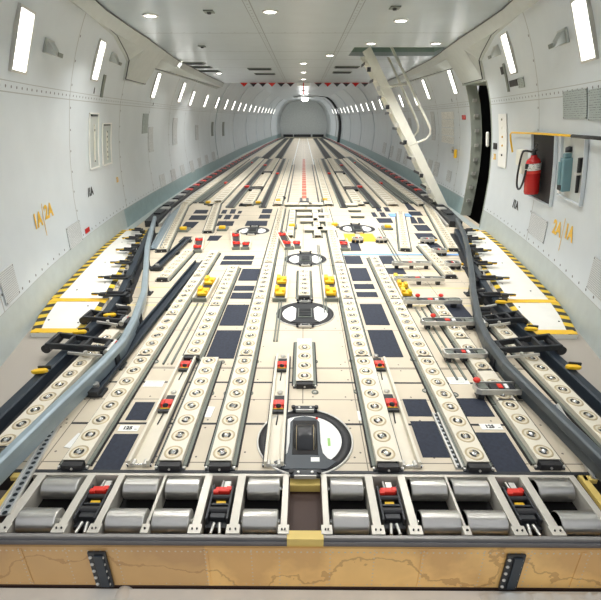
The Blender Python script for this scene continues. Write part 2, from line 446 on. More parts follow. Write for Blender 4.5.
# right-hand service door opening: jamb, header and an added black box blocking the sky
b = MB()
def jslab(y0, y1, m, out0, out1, z0=0, z1=DZ1):
    zz = [z for z in ZS if z0 <= z <= z1 + 1e-6]
    for za, zb in zip(zz, zz[1:]):
        b.add([(Wp(y, z) + o_, y, z) for z in (za, zb) for y in (y0, y1) for o_ in (out0, out1)],
              [(0, 2, 3, 1), (4, 5, 7, 6), (0, 1, 5, 4), (2, 6, 7, 3), (0, 4, 6, 2), (1, 3, 7, 5)], m)
jslab(DY1 - .03, DY1 + .0, M['jamb'], -.01, .17)
jslab(DY0 - .0, DY0 + .03, M['jamb'], -.005, .14)
b.box(Wp(7.3, DZ1) - .02, 3.0, DY0, DY1, DZ1, DZ1 + .03, M['jamb'])
for k in range(8):
    z = .25 + k * .235; w = Wp(DY1, z)
    b.box(w + .04, w + .10, DY1 - .06, DY1 - .03, z, z + .05, M['alu'])
struct(b.build('door_1'))
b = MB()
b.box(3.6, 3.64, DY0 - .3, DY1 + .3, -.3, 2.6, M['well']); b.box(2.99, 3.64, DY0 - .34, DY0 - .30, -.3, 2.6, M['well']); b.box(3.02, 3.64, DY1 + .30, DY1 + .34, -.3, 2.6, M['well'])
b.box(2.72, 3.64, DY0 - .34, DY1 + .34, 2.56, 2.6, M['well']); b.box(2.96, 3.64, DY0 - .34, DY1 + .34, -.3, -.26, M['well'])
struct(b.build('door_sky_blocker'))

# covers that bridge wall and ceiling, both sides
for side, nm in ((-1, 'trim_4'), (1, 'trim_5')):
    b = MB()
    # (y, z of lower edge, reach in from the wall/ceiling corner)
    st = [(3.4, 2.60, .15), (5.0, 2.60, .16), (6.0, 2.56, .20), (6.6, 2.44, .22), (6.80, 2.38, .22), (6.86, 2.15, .21), (7.88, 2.15, .17), (7.93, 2.40, .16), (9, 2.43, .12), (12, 2.48, .10), (14.7, 2.5, .08)]
    secs = []
    for y, zl, rc in st:
        xw = Wp(y, zl); xc = Wp(y, CZ)
        secs.append([(side * (xw + .01), y, zl), (side * (xw - .045), y, zl + .015), (side * (xc - rc * .45), y, CZ - .12), (side * (xc - rc), y, CZ - .012), (side * (xc - rc), y, CZ + .01), (side * (xc + .02), y, CZ + .01)])
    vs = [p for s_ in secs for p in s_]; k = 6; fs = []
    for i in range(len(secs) - 1):
        for j in range(k): fs.append((i * k + j, i * k + (j + 1) % k, (i + 1) * k + (j + 1) % k, (i + 1) * k + j))
    fs += [tuple(range(k)), tuple(range((len(secs) - 1) * k, len(secs) * k))]
    b.add(vs, fs, M['cover'])
    for i in range(26):      # fixing lugs on the cover
        y = 8.1 + i * .25
        xw = Wp(y, 2.47) - .045; b.box(side * xw - .012, side * xw + .012, y, y + .03, 2.455, 2.475, M['jamb'])
    for j in (1, 3):       # dark edge seams of the cover
        b.tube([Vector(s_[j]) for s_ in secs], .007, M['char'], 6)
    struct(b.build(nm))
# aft tube frame rings: every frame as a raised line and the dark one on the right
b = MB()
for y in (16, 20, 24, 28, 32, 36, 40):
    for side in (-1, 1):
        for za, zb in zip(ZS[1:], ZS[2:]):
            xa, xb = Wp(y, za), Wp(y, zb)
            b.add([(side * xa, y, za), (side * xb, y, zb), (side * (xb - .03), y, zb), (side * (xa - .03), y, za), (side * xa, y + .12, za), (side * xb, y + .12, zb), (side * (xb - .03), y + .12, zb), (side * (xa - .03), y + .12, za)],
                  [(0, 1, 2, 3), (7, 6, 5, 4), (0, 3, 7, 4), (2, 1, 5, 6), (3, 2, 6, 7)], M['wall'])
struct(b.build('trim_6'))
b = MB(); y = 33.0; pr = [(Wp(y, z) - .02, z) for z in ZS] + [(Wp(y, 3.0) - .5, 3.06), (Wp(y, 3.0) - .9, 3.08)]
for (xa, za), (xb, zb) in zip(pr, pr[1:]):
    b.add([(xa - d, yy, za) for yy in (y, y + .4) for d in (0, .17)] + [(xb - d, yy, zb) for yy in (y, y + .4) for d in (0, .17)],
          [(0, 1, 3, 2), (4, 6, 7, 5), (0, 4, 5, 1), (2, 3, 7, 6), (0, 2, 6, 4), (1, 5, 7, 3)], M['char'])
struct(b.build('door_2'))

# ================================================================== FRONT SILL
# well under the rollers
b = MB(); b.box(-1.42, 1.42, SILL_A, SILL_B, -.13, -.10, M['well'])
b.box(-1.9, 1.9, SILL_A - .018, SILL_A - .004, -.012, .004, M['lip']); b.box(-1.9, 1.9, SILL_A - .026, SILL_A + .004, -.038, -.012, M['sillgrey'])
b.box(-1.9, 1.9, SILL_B - .012, SILL_B + .006, -.12, .006, M['char'])
struct(b.build('trim_7'))
cols = [(-1.275, -1.09), (-.878, -.697), (-.673, -.497), (-.273, -.105), (.128, .30), (.52, .705), (.722, .91), (1.132, 1.316)]
lat = [-.98, -.385, .41, 1.02]
fb = thing('sill_roller_frame', 'pale metal ladder frame holding the big steel rollers along the sill', 'frame', (0, 1.46, 0))
def strip(x0, x1):
    b = MB(); y0, y1 = SILL_A - .003 - 1.46, SILL_B - .012 - 1.46
    b.box(x0, x1, y0, y1, -.09, .004, M['frame'])
    b.box(x0 - .010, x1 + .010, y0, y0 + .045, -.03, .010, M['frame'])
    for x in (x0 + .008, x1 - .008): b.cyl((x, y0 + .02, .01), (x, y0 + .02, .016), .004, M['ink'], 8)
    b.build('frame_rib', fb, bevel=.0015)
for a, c in [(-1.33, -1.287), (-1.078, -1.040), (-.922, -.890), (-.692, -.678), (-.487, -.450), (-.322, -.283), (-.097, -.068), (.092, .120), (.31, .347), (.473, .510), (.707, .719), (.92, .958), (1.082, 1.122), (1.328, 1.36)]: strip(a, c)
b = MB()
b.box(-1.36, 1.36, .148, .163, -.09, .003, M['frame']); b.build('rear_cross_member', fb)
names = ['left end', 'second from the left', 'third from the left', 'just left of the dark opening', 'just right of the dark opening', 'third from the right', 'second from the right', 'right end']
cole = []
def make_roller(loc, label, w):
    t = thing('sill_roller', label, 'roller', loc, group='steel rollers on the sill')
    b = MB(); r = .051; RT = Matrix.Rotation(PI / 2, 4, 'Y')
    b.lathe([(r, -w / 2 + .004), (r, w / 2 - .004)], M['roll'], RT, 48)
    for e in (-1, 1): b.lathe([(r, e * (w / 2 - .004)), (r - .004, e * w / 2)], M['roll'], RT, 48, smooth=False, cap=False); b.lathe([(r - .004, e * w / 2), (0, e * w / 2)], M['alu'], RT, 48, smooth=False, cap=False); b.build('roller_barrel', t)
    b = MB(); b.cyl((-w / 2 - .008, 0, 0), (w / 2 + .008, 0, 0), .010, M['steel'], 12); b.build('axle', t)
    return t
for i, (a, c) in enumerate(cols):
    for j, (yy, zz, row) in enumerate(((1.366, -.020, 'front'), (1.560, -.032, 'rear'))):
        make_roller(((a + c) / 2, yy, zz), 'steel sill roller, %s row, %s' % (row, names[i]), c - a - .012)
# latches between rollers
lp = ['left end of the sill', 'left of the centre opening', 'right of the centre opening', 'right end of the sill']
def make_latch():
    t = thing('sill_latch', 'x', 'latch', (lat[0], 1.46, 0), group='pallet latches on the sill')
    b = MB(); b.box(-.052, .052, -.115, .11, -.06, -.035, M['char'])
    for s in (-1, 1): b.box(s * .046 - .005, s * .046 + .005, -.10, .09, -.035, .004, M['char'])
    b.box(-.05, .05, -.02, -.01, -.035, -.004, M['char'])
    b.build('latch_housing', t, bevel=.002)
    b = MB(); b.box(-.034, .034, -.085, -.025, -.03, -.008, M['char']); b.cyl((-.044, -.045, -.01), (.044, -.045, -.01), .016, M['black'], 16); b.cyl((-.044, .03, -.012), (.044, .03, -.012), .012, M['black'], 16)
    b.build('pawl', t, bevel=.002)
    b = MB(); b.box(-.034, .034, .048, .075, -.02, .008, M['red']); b.box(-.042, -.018, .04, .06, -.02, .010, M['red']); b.box(.018, .042, .055, .078, -.02, .010, M['red']); b.build('red_lever', t, bevel=.003)
    b = MB(); b.box(-.022, .022, -.008, .014, -.03, -.018, M['yellow']); b.build('yellow_mark', t)
    b = MB()
    for s in (-1, 1): b = MB(); b.cyl((s * .02, -.15, -.03), (s * .012, -.10, -.025), .007, M['alu'], 10); b.build('spring', t)
    b = MB(); b.cyl((-.01, .08, -.015), (-.01, .135, -.02), .006, M['alu'], 10); b.build('spring', t)
    b = MB(); b.box(0, .03, .09, .13, -.04, -.015, M['alu']); b.build('spring_block', t)
    return t
l0 = make_latch(); l0['label'] = 'black and red pallet latch at the ' + lp[0]
for x, s in zip(lat[1:], lp[1:]): dup(l0, loc=(x, 1.46, 0), label='black and red pallet latch %s%s' % ('at the ' if 'end' in s else '', s))
# centre opening
t = thing('centre_opening', 'dark brown open well with pale yellow lips in the middle of the sill', 'opening', (0.012, 1.46, 0))
b = MB(); b.box(-.08, .08, -.165, .155, -.098, -.06, M['brown'])
for s in (-1, 1): b.box(s * .078 - .003, s * .078 + .003, -.165, .155, -.06, -.004, M['brown'])
b.build('well_lining', t)
b = MB(); b.box(-.078, .078, .105, .15, -.06, -.012, M['paleyel']); b.build('rear_lip', t, bevel=.006)
b = MB(); b.box(-.078, .078, -.202, -.160, -.043, .0065, M['paleyel']); b.build('front_lip', t)
# brackets on the amber wall
def bracket(x, label):
    t = thing('hinge_bracket', label, 'bracket', (x, 1.247, -.17), group='black brackets on the amber wall')
    b = MB(); b.box(-.036, .042, -.010, 0, -.112, .112, M['char'])
    b.box(-.008, .030, -.018, -.010, -.10, .100, M['navyrail'])
    b.build('bracket_plate', t, bevel=.002)
    for sx in (-.026, .026):
        for k in range(5):
            b = MB(); b.lathe([(.008, 0), (.008, .003), (.005, .006), (0, .007)], M['alu'], Matrix.Translation((sx, -.010, .085 - k * .043)) @ Matrix.Rotation(PI / 2, 4, 'X'), 10); b.build('bolt', t)
bracket(-.885, 'black bolted bracket on the left of the amber wall under the sill')
bracket(.91, 'black bolted bracket on the right of the amber wall under the sill')
# cream ledge in front
b = MB(); b.prism([(-1.6, .75), (1.6, .75), (1.6, 1.243), (-1.6, 1.243)], -.40, -.296, M['ledge'])
tag(b.build('cream_ledge', bevel=.004), 'cream painted ledge along the bottom edge, under the amber wall', 'ledge')
b = MB()
b.lathe([(0, -.16), (.030, -.155), (.042, -.10), (.045, 0), (.042, .12), (0, .13)], M['ledge'], Matrix.Translation((-.80, 1.12, -.325)) @ Matrix.Rotation(PI / 2, 4, 'X') , 20)
tag(b.build('hinge_cover'), 'rounded cream hinge cover on the left of the cream ledge', 'cover')
b = MB(); n = 36; vs = []; fs = []
for i in range(n + 1):
    for j in range(9):
        x = .78 + .62 * i / n; y = 1.00 + .215 * j / 8
        h = .012 + .016 * abs(math.sin(i * 1.15 + j * .5)) + .010 * random.random()
        if i in (0, n) or j in (0,): h = 0
        vs.append((x, y + .006 * random.random(), -.302 + h))
for i in range(n):
    for j in range(8): fs.append((i * 9 + j, (i + 1) * 9 + j, (i + 1) * 9 + j + 1, i * 9 + j + 1))
k = len(vs); b.add(vs, fs, M['white'], None, True)
tag(b.build('crumpled_cloth'), 'crumpled off-white cloth lying on the right of the cream ledge', 'cloth')

# ================================================================== ROLLER TRAYS
def caster_mesh():
    b = MB(); r = .046
    b.lathe([(r + .002, 0), (r, .002), (r - .007, .0025), (r - .009, .0008)], M['brass'], None, 22, cap=False)
    b.lathe([(r - .008, .0012), (.024, .0005), (.018, .0008)], M['cup'], None, 22, cap=False)
    b.lathe([(.026, .0012), (.018, .0016), (.017, .0016)], M['brass'], None, 20, cap=False)
    for s in (0, 1):
        vs = []; fs = []
        for k in range(7):
            a = PI * s + .3 + k * .32
            vs += [(.0155 * math.cos(a), .0155 * math.sin(a), .0028), (.026 * math.cos(a), .026 * math.sin(a), .0028)]
        for k in range(6): fs.append((2 * k, 2 * k + 1, 2 * k + 3, 2 * k + 2))
        b.add(vs, fs, M['ink'])
    return b
def ball_mesh():
    b = MB(); b.lathe([(.0155 * math.cos(a), .001 + .0155 * math.sin(a) * .7) for a in (0, .4, .8, 1.2, 1.5707)], M['steel'], None, 14); return b
cst = caster_mesh().build('ball_caster'); bal = ball_mesh().build('ball', cst)
CST, BAL = cst.data, bal.data
bpy.data.objects.remove(bal); bpy.data.objects.remove(cst)
def put_caster(par, x, y, z, sub=True):
    c = bpy.data.objects.new('ball_caster', CST); COL.objects.link(c); c.parent = par; c.location = (x, y, z); c.rotation_euler = (0, 0, random.random() * 6.28)
    if sub:
        q = bpy.data.objects.new('ball', BAL); COL.objects.link(q); q.parent = c
TR_H = .045
def tray(p0, p1, label, cap=False, w=.116, step=.130, phase=.06, group='roller trays along the floor', casters=True, sub=True):
    """p0 = near end, p1 = far end, on the floor"""
    a = Vector((*p0, 0)); c = Vector((*p1, 0)); L = (c - a).length; rz = math.atan2(-(c.x - a.x), c.y - a.y)
    t = thing('roller_tray', label, 'roller tray', a, rz, group)
    b = MB(); z0 = .0
    b.box(-w / 2, w / 2, 0.0, L, TR_H - .004, TR_H, M['tray'])
    for s in (-1, 1):
        b.box(s * (w / 2 - .002) - .002, s * (w / 2 - .002) + .002, 0, L, z0, TR_H - .004, M['tray'])
    b.build('tray_channel', t)
    b = MB()
    for s in (-1, 1): b.box(s * (w / 2 + .010) - .010, s * (w / 2 + .010) + .010, .0, L, z0, .014, M['traygrey']); b.box(s * (w / 2 + .024) - .004, s * (w / 2 + .024) + .004, .0, L, z0, .010, M['well'])  # outer black strip stands in for the shadow gap beside the flange
    b.build('flange_and_shadow_strip', t)
    if cap:
        b = MB(); b.box(-w / 2 + .004, w / 2 - .004, -.034, -.001, .001, TR_H - .008, M['black']); b.box(-w / 2 - .018, w / 2 + .018, -.03, -.012, .001, .010, M['char'])
        b.cyl((0, -.034, .018), (0, -.040, .018), .006, M['alu'], 10)
        for s in (-1, 1): b.cyl((s * (w / 2 + .014), -.02, .01), (s * (w / 2 + .014), -.02, .02), .007, M['alu'], 10)
        b.build('end_cap', t)
    else:
        b = MB(); b.box(-w / 2 + .012, w / 2 - .012, .0, .016, TR_H, TR_H + .001, M['black']); b.build('end_slot', t)
    if casters:
        y = phase
        while y < L - .04:
            put_caster(t, 0, y, TR_H, sub); y += step
    else:
        b = MB(); y = .1
        while y < L - .05: b.box(-w * .36, w * .36, y, y + .03, TR_H, TR_H + .006, M['brass']); y += .26
        b.build('roller_row', t)
    return t
def straight(X, ys, who, caps=(True,), **kw):
    nm = ['nearest', 'second', 'third', 'fourth', 'fifth', 'sixth']
    for i, (a, c) in enumerate(zip(ys, ys[1:])):
        tray((X, a + .004), (X, c - .004), 'beige ball roller tray %s, %s segment' % (who, nm[i]), cap=(i == 0 and caps[0]), phase=.055, **kw)
straight(-.42, [1.665, 2.70, 3.78, 4.88], 'left of the centre line')
straight(-.675, [1.665, 2.69], 'second left of the centre line')
straight(-.82, [2.72, 3.60, 4.80], 'beside the slanted yellow unit', caps=(True,))
straight(-1.17, [1.665, 2.70, 3.40, 4.40, 5.40], 'third left of the centre line')
straight(.435, [1.665, 2.70, 3.78, 4.88], 'right of the centre line')
straight(.893, [1.665, 2.70, 3.78, 4.75, 5.2], 'second right of the centre line')
straight(1.262, [1.685, 2.18, 2.52, 2.98, 3.40, 3.72], 'third right under the restraint boxes', caps=(True,))
straight(0.012, [2.385, 2.98], 'between first two round plates')
straight(0.012, [3.87, 4.70], 'behind the second round plate', caps=(True,))
tray((-1.61, 1.75), (-1.57, 3.12), 'beige ball roller tray outboard on the left beside the dark navy rail')
tray((1.685, 1.72), (1.65, 3.30), 'beige ball roller tray outboard on the right beside the dark navy rail')
tray(F(163, 281), F(190, 252), 'short beige roller tray left, inboard of the striped platform', cap=True, sub=False)
tray(F(450, 278), F(422, 247), 'short beige roller tray right, inboard of the striped platform', cap=True, sub=False)
tray(F(162, 252), F(186, 204), 'splayed beige roller tray left beside the black side rail', cap=True, w=.13, sub=False)
tray(F(453, 251), F(425, 203), 'splayed beige roller tray right near the ladder foot', cap=True, w=.13, sub=False)
tray(F(208, 233), F(218, 203), 'splayed beige roller tray left behind the three dark pads', cap=True, w=.13, sub=False)
tray(F(405, 251), F(400, 214), 'splayed beige roller tray right behind the blue tape', cap=True, w=.13, sub=False)
for X, who in ((-.42, 'left'), (.435, 'right')):
    tray((X, 4.9), (X, 8.4), 'beige roller tray %s of the centre line in the middle distance' % who, sub=False)
for X, who in ((-.2, 'left'), (.22, 'right')):
    tray((X, 6.2), (X, 8.3), 'narrow beige roller tray %s of the centre line before the staggered blocks' % who, sub=False, w=.1, casters=False)
# far trays, long
for X, w, who in ((.52, .16, 'nearest the centre line'), (1.14, .2, 'second from the centre line'), (1.82, .2, 'third from the centre line'), (2.42, .16, 'beside the outer rail')):
    for s, sn in ((-1, 'left'), (1, 'right')):
        tray((s * X, 8.7), (s * X, 19.4), 'long pale roller tray far aft on the %s, %s' % (sn, who), w=w, casters=False, group='long aft roller trays')
# narrow rack track between trays on both sides of the sill
def track(pts, label, m='slot', w=.05, name='slotted_seat_track', cat='track', h=.008):
    p = [Vector((*q, 0)) for q in pts]; L = (p[1] - p[0]).length; rz = math.atan2(-(p[1].x - p[0].x), p[1].y - p[0].y)
    t = thing(name, label, cat, p[0], rz)
    b = MB(); b.box(-w / 2, w / 2, 0, L, 0.001, h, M[m]); b.build('slotted_strip', t)
    b = MB()
    for s in (-1, 1): b.box(s * w / 2 - .005, s * w / 2 + .005, 0, L, 0.001, h + .008, M['alu'])
    b.build('track_lip', t)
track((F(4, 516), F(66, 408)), 'slotted metal track running aft from the left end of the sill')
track((F(598, 480), F(553, 405)), 'slotted metal track running aft from the right end of the sill')
track(((.80, 1.66), (.80, 2.1)), 'narrow slotted track between the right channel and roller tray', w=.03)
for s, nm in ((-1, 'left'), (1, 'right')):
    b = MB(); b.box(s * 1.40 - .018, s * 1.40 + .018, SILL_A + .03, SILL_B - .01, -.02, .003, M['paleyel']); b.box(min(s * 1.40, s * 1.46), max(s * 1.40, s * 1.46), SILL_B - .045, SILL_B - .014, -.02, .003, M['paleyel'])
    tag(b.build('yellow_edge_strip'), 'pale yellow edge strip beside the %s end of the steel rollers' % nm, 'strip')

# ================================================================== GUIDE CHANNELS WITH RED STOPS
def channel(X, y0, y1, label, stops, w=.095, wl=.016, flare=0):
    t = thing('guide_channel', label, 'guide channel', (X, y0, 0), 0, 'guide channels with red stops')
    L = y1 - y0
    b = MB(); b.box(-w / 2, w / 2, 0, L, .001, .006, M['tray']); b.build('channel_floor', t)
    for s in (-1, 1):
        b = MB(); b.box(s * w / 2 - wl / 2, s * w / 2 + wl / 2, 0, L, .001, .042, M['tray']); b.box(s * (w / 2 + wl * .5) - .004 + .004 * s, s * (w / 2 + wl * .5) + .004 + .004 * s, 0, L, .001, .016, M['char'])
        b.build('side_rail', t, bevel=.002)
    b = MB()
    for s in (-1, 1): b.cyl((s * w * .32, -.004, .016), (s * w * .32, .03, .016), .012, M['alu'], 12)
    b.cyl((-w * .7, .006, .012), (w * .7, .006, .012), .006, M['steel'], 10); b.build('end_fitting', t)
    for k, yy in enumerate(stops):
        q = MB(); d = yy - y0
        q.box(-.026, .026, d, d + .085, .008, .030, M['red']); q.box(-.034, -.016, d + .02, d + .07, .008, .040, M['red']); q.box(.016, .034, d + .02, d + .07, .008, .040, M['red'])
        s_ = q.build('red_stop', t, bevel=.003)
        q = MB(); q.box(-.036, .036, d - .03, d - .008, .008, .026, M['char']); q.lathe([(.016, 0), (.016, .01), (0, .018)], M['black'], Matrix.Translation((0, d + .015, .030)), 14); q.box(-.03, .03, d - .008, d - .003, .012, .03, M['yellow']); q.build('stop_pawl', s_)
        q = MB(); q.cyl((.0, d - .03, .014), (-.006, d - .13, .010), .004, M['ink'], 8); q.build('pull_cord', s_)
        q = MB(); q.box(-.03, .03, d + .10, d + .15, .006, .012, M['black']); q.lathe([(.018, 0), (.018, .008), (0, .012)], M['alu'], Matrix.Translation((0, d + .185, .008)), 14); q.build('rear_roller', s_)
    return t
channel(-.84, 1.665, 2.71, 'long guide channel with two red stops left of the sill centre', [FY(412), FY(371)])
channel(-.148, 1.665, 2.75, 'guide channel with two red stops overlapping the large round plate', [FY(412), FY(371)], w=.085)
channel(.548, 1.665, 2.71, 'guide channel with two red stops right of the large round plate', [FY(410), FY(370)])
# thin double guide lines (rails in floor)
def thin_rails(p0, p1, label, gap=.03):
    a = Vector((*p0, 0)); c = Vector((*p1, 0)); L = (c - a).length; rz = math.atan2(-(c.x - a.x), c.y - a.y)
    t = thing('thin_guide_rail', label, 'rail', a, rz, 'thin double rails')
    for s in (-1, 1):
        b = MB(); b.box(s * gap - .006, s * gap + .006, 0, L, .001, .014, M['traygrey']); b.build('rail_strip', t)
thin_rails((-.985, 2.65), (-.985, 3.75), 'thin double rail on the floor left, behind the red stops')
thin_rails((1.085, 2.46), (1.085, 3.66), 'thin double rail on the floor right, beneath the restraint boxes')
thin_rails((.21, 3.55), (.21, 5.8), 'thin double rail right of the centre tray behind the second round plate', .012)
thin_rails((-.22, 3.0), (-.22, 5.6), 'thin double rail left of the centre tray behind the second round plate', .012)
thin_rails((1.20, 5.05), (1.24, 6.8), 'thin double rail right, between the two splayed trays', .02)

# ================================================================== ROUND PLATES
def round_plate(c, label, R, big):
    t = thing('round_drive_plate', label, 'drive unit', (c[0], c[1], 0), 0, 'round drive plates in the floor')
    b = MB(); b.lathe([(R, .001), (R, .008), (R - .004, .010), (R - .010, .008), (R - .010, .001)], M['alu'], None, 56, cap=False); b.build('outer_rim', t)
    b = MB(); b.lathe([(R - .010, .001), (R - .010, .005), (R * .76, .005), (R * .76, .001)], M['black'], None, 56, cap=False); b.build('black_ring', t)
    b = MB(); b.lathe([(0, .004), (R * .77, .004)], M['white'], None, 56, cap=False); b.build('white_disc', t)
    b = MB(); n = 24
    # dark flared body: narrow waist, wide ends
    k = R / .27
    pts = [(-.11, -.225), (.11, -.225), (.165, -.175), (.12, -.15), (.095, -.11), (.086, -.03), (.086, .14), (.06, .18), (0, .195), (-.06, .18), (-.086, .14), (-.086, -.03), (-.095, -.11), (-.12, -.15), (-.165, -.175)]
    if not big: pts = [(-.05, -.20), (.05, -.20), (.13, -.185), (.085, -.13), (.08, .11), (.13, .18), (.05, .20), (-.05, .20), (-.13, .18), (-.08, .11), (-.085, -.13), (-.13, -.185)]
    b.prism([(x * k, y * k) for x, y in pts], .004, .012, M['slate'] if big else M['char']); b.build('drive_body', t, bevel=.002)
    if big:
        b = MB(); b.box(-.070 * k, .070 * k, -.125 * k, .15 * k, .012, .014, M['well']); b.build('wheel_bay', t)
        b = MB(); b.lathe([(0, -.058), (.076, -.058), (.094, -.048), (.100, -.03), (.100, .03), (.094, .048), (.076, .058), (0, .058)], M['tyre'], Matrix.Translation((0, .0, -.02)) @ Matrix.Rotation(PI / 2, 4, 'Y'), 40); w = b.build('drive_wheel', t)
        for s in (-1, 1):
            b = MB(); b.lathe([(.094, -.0015), (.098, -.0015), (.098, .0015), (.094, .0015)], M['brass'], Matrix.Translation((s * .047, .0, -.02)) @ Matrix.Rotation(PI / 2, 4, 'Y'), 32, cap=False); b.build('yellow_ring', w)
        b = MB(); b.box(.03, .075, -.175, -.145, .012, .014, M['white']); b.build('white_sticker', t)
        b = MB(); b.box(.125, .14, -.05, .01, .004, .0055, M['sticker']); b.build('green_sticker', t)
        b = MB(); b.lathe([(.008, 0), (.008, .002), (0, .003)], M['red'], Matrix.Translation((.07, .172, .012)), 12); b.build('red_spot', t)
    else:
        b = MB(); b.box(-.062, .062, -.10, .09, .012, .020, M['traygrey']); 
        for i in range(5): b.box(-.054, .054, -.085 + i * .034, -.063 + i * .034, .020, .028, M['char'])
        b.build('drive_wheel', t)
    for s in (-1, 1):
        b = MB(); y = s * (R - .01)
        b.box(-.075, .075, y - .022, y + .022, .006, .022, M['char']); b.box(-.055, .055, y - .03, y - .022, .008, .03, M['alu'])
        for q in (-1, 1): b.cyl((q * .07, y, .02), (q * .07, y, .034), .012, M['black'], 12); b.cyl((q * .035, y, .02), (q * .035, y, .028), .007, M['alu'], 10)
        b.build('clamp', t, bevel=.002)
    return t
c1 = F(305, 440); round_plate(c1, 'large round plate with black rubber wheel at the front centre', .268, True)
c2 = F(305, 314); round_plate(c2, 'round plate with black ring, second from the sill on the centre line', .272, False)
c3 = F(305.5, 259.5); round_plate(c3, 'round plate with black ring, third from the sill on the centre line', .275, False)
round_plate(F(253, 231), 'round plate with black ring far left, beside the dark pads', .27, False)
round_plate(F(357, 229), 'round plate with black ring far right, behind the yellow patches', .30, False)

# ================================================================== ANTI-SLIP PADS
npad = [0]
def pad(X0, X1, ya, yb, where, m='navy', skew=0, kind='dark navy anti-slip pad'):
    y0, y1 = FY(yb), FY(ya)
    b = MB(); b.prism([(X0 - (X0 + X1) / 2, 0), (X1 - (X0 + X1) / 2, 0), (X1 - (X0 + X1) / 2 + skew, y1 - y0), (X0 - (X0 + X1) / 2 + skew, y1 - y0)], 0.001, .003, M[m])
    npad[0] += 1
    o = b.build('anti_slip_pad', loc=((X0 + X1) / 2, y0, 0)); return tag(o, kind + ' ' + where, 'floor pad', 'dark anti-slip pads on the floor')
pad(-1.055, -.93, 403, 421, 'left, narrow, in front of the far red stop channel')
pad(-1.07, -.93, 435, 473, 'left, long, touching the sill')
pad(-.725, -.515, 331, 359, 'left, large, just behind the second left tray')
pad(-.725, -.515, 305, 326, 'left, large, second of the big ones')
pad(-.725, -.515, 293, 299, 'left, thin front strip of a pair')
pad(-.725, -.515, 286, 291, 'left, thin rear strip of a pair')
pad(-.72, -.51, 269, 281, 'left, behind the pair of thin strips')
pad(-1.02, -.63, 261.2, 265, 'left, wide front strip before the round plate')
pad(-1.02, -.63, 256, 260, 'left, wide rear strip before the round plate')
pad(.635, .785, 399, 416, 'right of the channel, rear one')
pad(.635, .785, 421, 457, 'right of the channel, long front one')
pad(.545, .755, 330, 357, 'right, large, behind the red stop channel')
pad(.545, .755, 304, 325, 'right, large, second of the big ones')
pad(.545, .755, 292, 297, 'right, thin front strip of a pair')
pad(.545, .755, 284, 289, 'right, thin rear strip of a pair')
pad(.545, .755, 268, 281, 'right, behind the pair of thin strips')
pad(.53, .74, 256, 264, 'right, touching the blue tape')
pad(.985, 1.155, 398, 416, 'far right, in front of the restraint boxes')
pad(.985, 1.155, 432, 471, 'far right, long, by the label near the sill')
pad(1.35, 1.53, 301, 317, 'right, tucked between two restraint boxes')
pad(.955, 1.19, 268, 274, 'right, small, by the yellow stop unit')
pad(.60, .79, 243, 251, 'right, behind the blue tape')
pad(.96, 1.15, 256, 264, 'right, behind the yellow stop unit')
def padq(q, where):
    P = [F(x, y) for x, y in q]; cx = sum(p[0] for p in P) / 4; cy_ = sum(p[1] for p in P) / 4
    b = MB(); b.prism([(p[0] - cx, p[1] - cy_) for p in P], .001, .003, M['navy'])
    tag(b.build('anti_slip_pad', loc=(cx, cy_, 0)), 'dark navy anti-slip pad ' + where, 'floor pad', 'dark anti-slip pads on the floor')
def pads6(ox, oy, rows):
    for q, w in rows: padq([(ox + x / 6, oy + y / 6) for x, y in q], w)
pads6(150, 170, [
    ([(170, 432), (220, 432), (255, 400), (205, 400)], 'far left, small, behind the dark guide rail'),
    ([(340, 425), (405, 425), (435, 395), (360, 395)], 'left, small, right of the red stop'),
    ([(185, 350), (255, 350), (295, 312), (215, 312)], 'left, under the small yellow latch'),
    ([(230, 300), (330, 300), (348, 273), (250, 273)], 'left, wide, middle of three'),
    ([(258, 262), (340, 262), (352, 240), (275, 240)], 'left, wide, rear of three'),
    ([(395, 336), (495, 336), (507, 308), (412, 308)], 'left, wide, behind the second yellow latch'),
    ([(385, 292), (425, 292), (437, 270), (398, 270)], 'left, in the small grid, front left'),
    ([(440, 296), (478, 296), (492, 270), (455, 270)], 'left, in the small grid, front middle'),
    ([(496, 294), (528, 294), (540, 270), (508, 270)], 'left, in the small grid, front right'),
    ([(425, 262), (455, 262), (465, 240), (437, 240)], 'left, in the small grid, rear left'),
    ([(476, 262), (508, 262), (518, 236), (488, 236)], 'left, in the small grid, rear middle'),
    ([(524, 262), (546, 262), (554, 246), (532, 246)], 'left, in the small grid, rear right')])
pads6(220, 170, [
    ([(148, 336), (280, 336), (287, 306), (163, 306)], 'just behind the left far round plate'),
    ([(230, 292), (298, 292), (303, 268), (242, 268)], 'centre left, small, front of two'),
    ([(248, 260), (308, 260), (316, 235), (256, 235)], 'centre left, small, rear of two')])
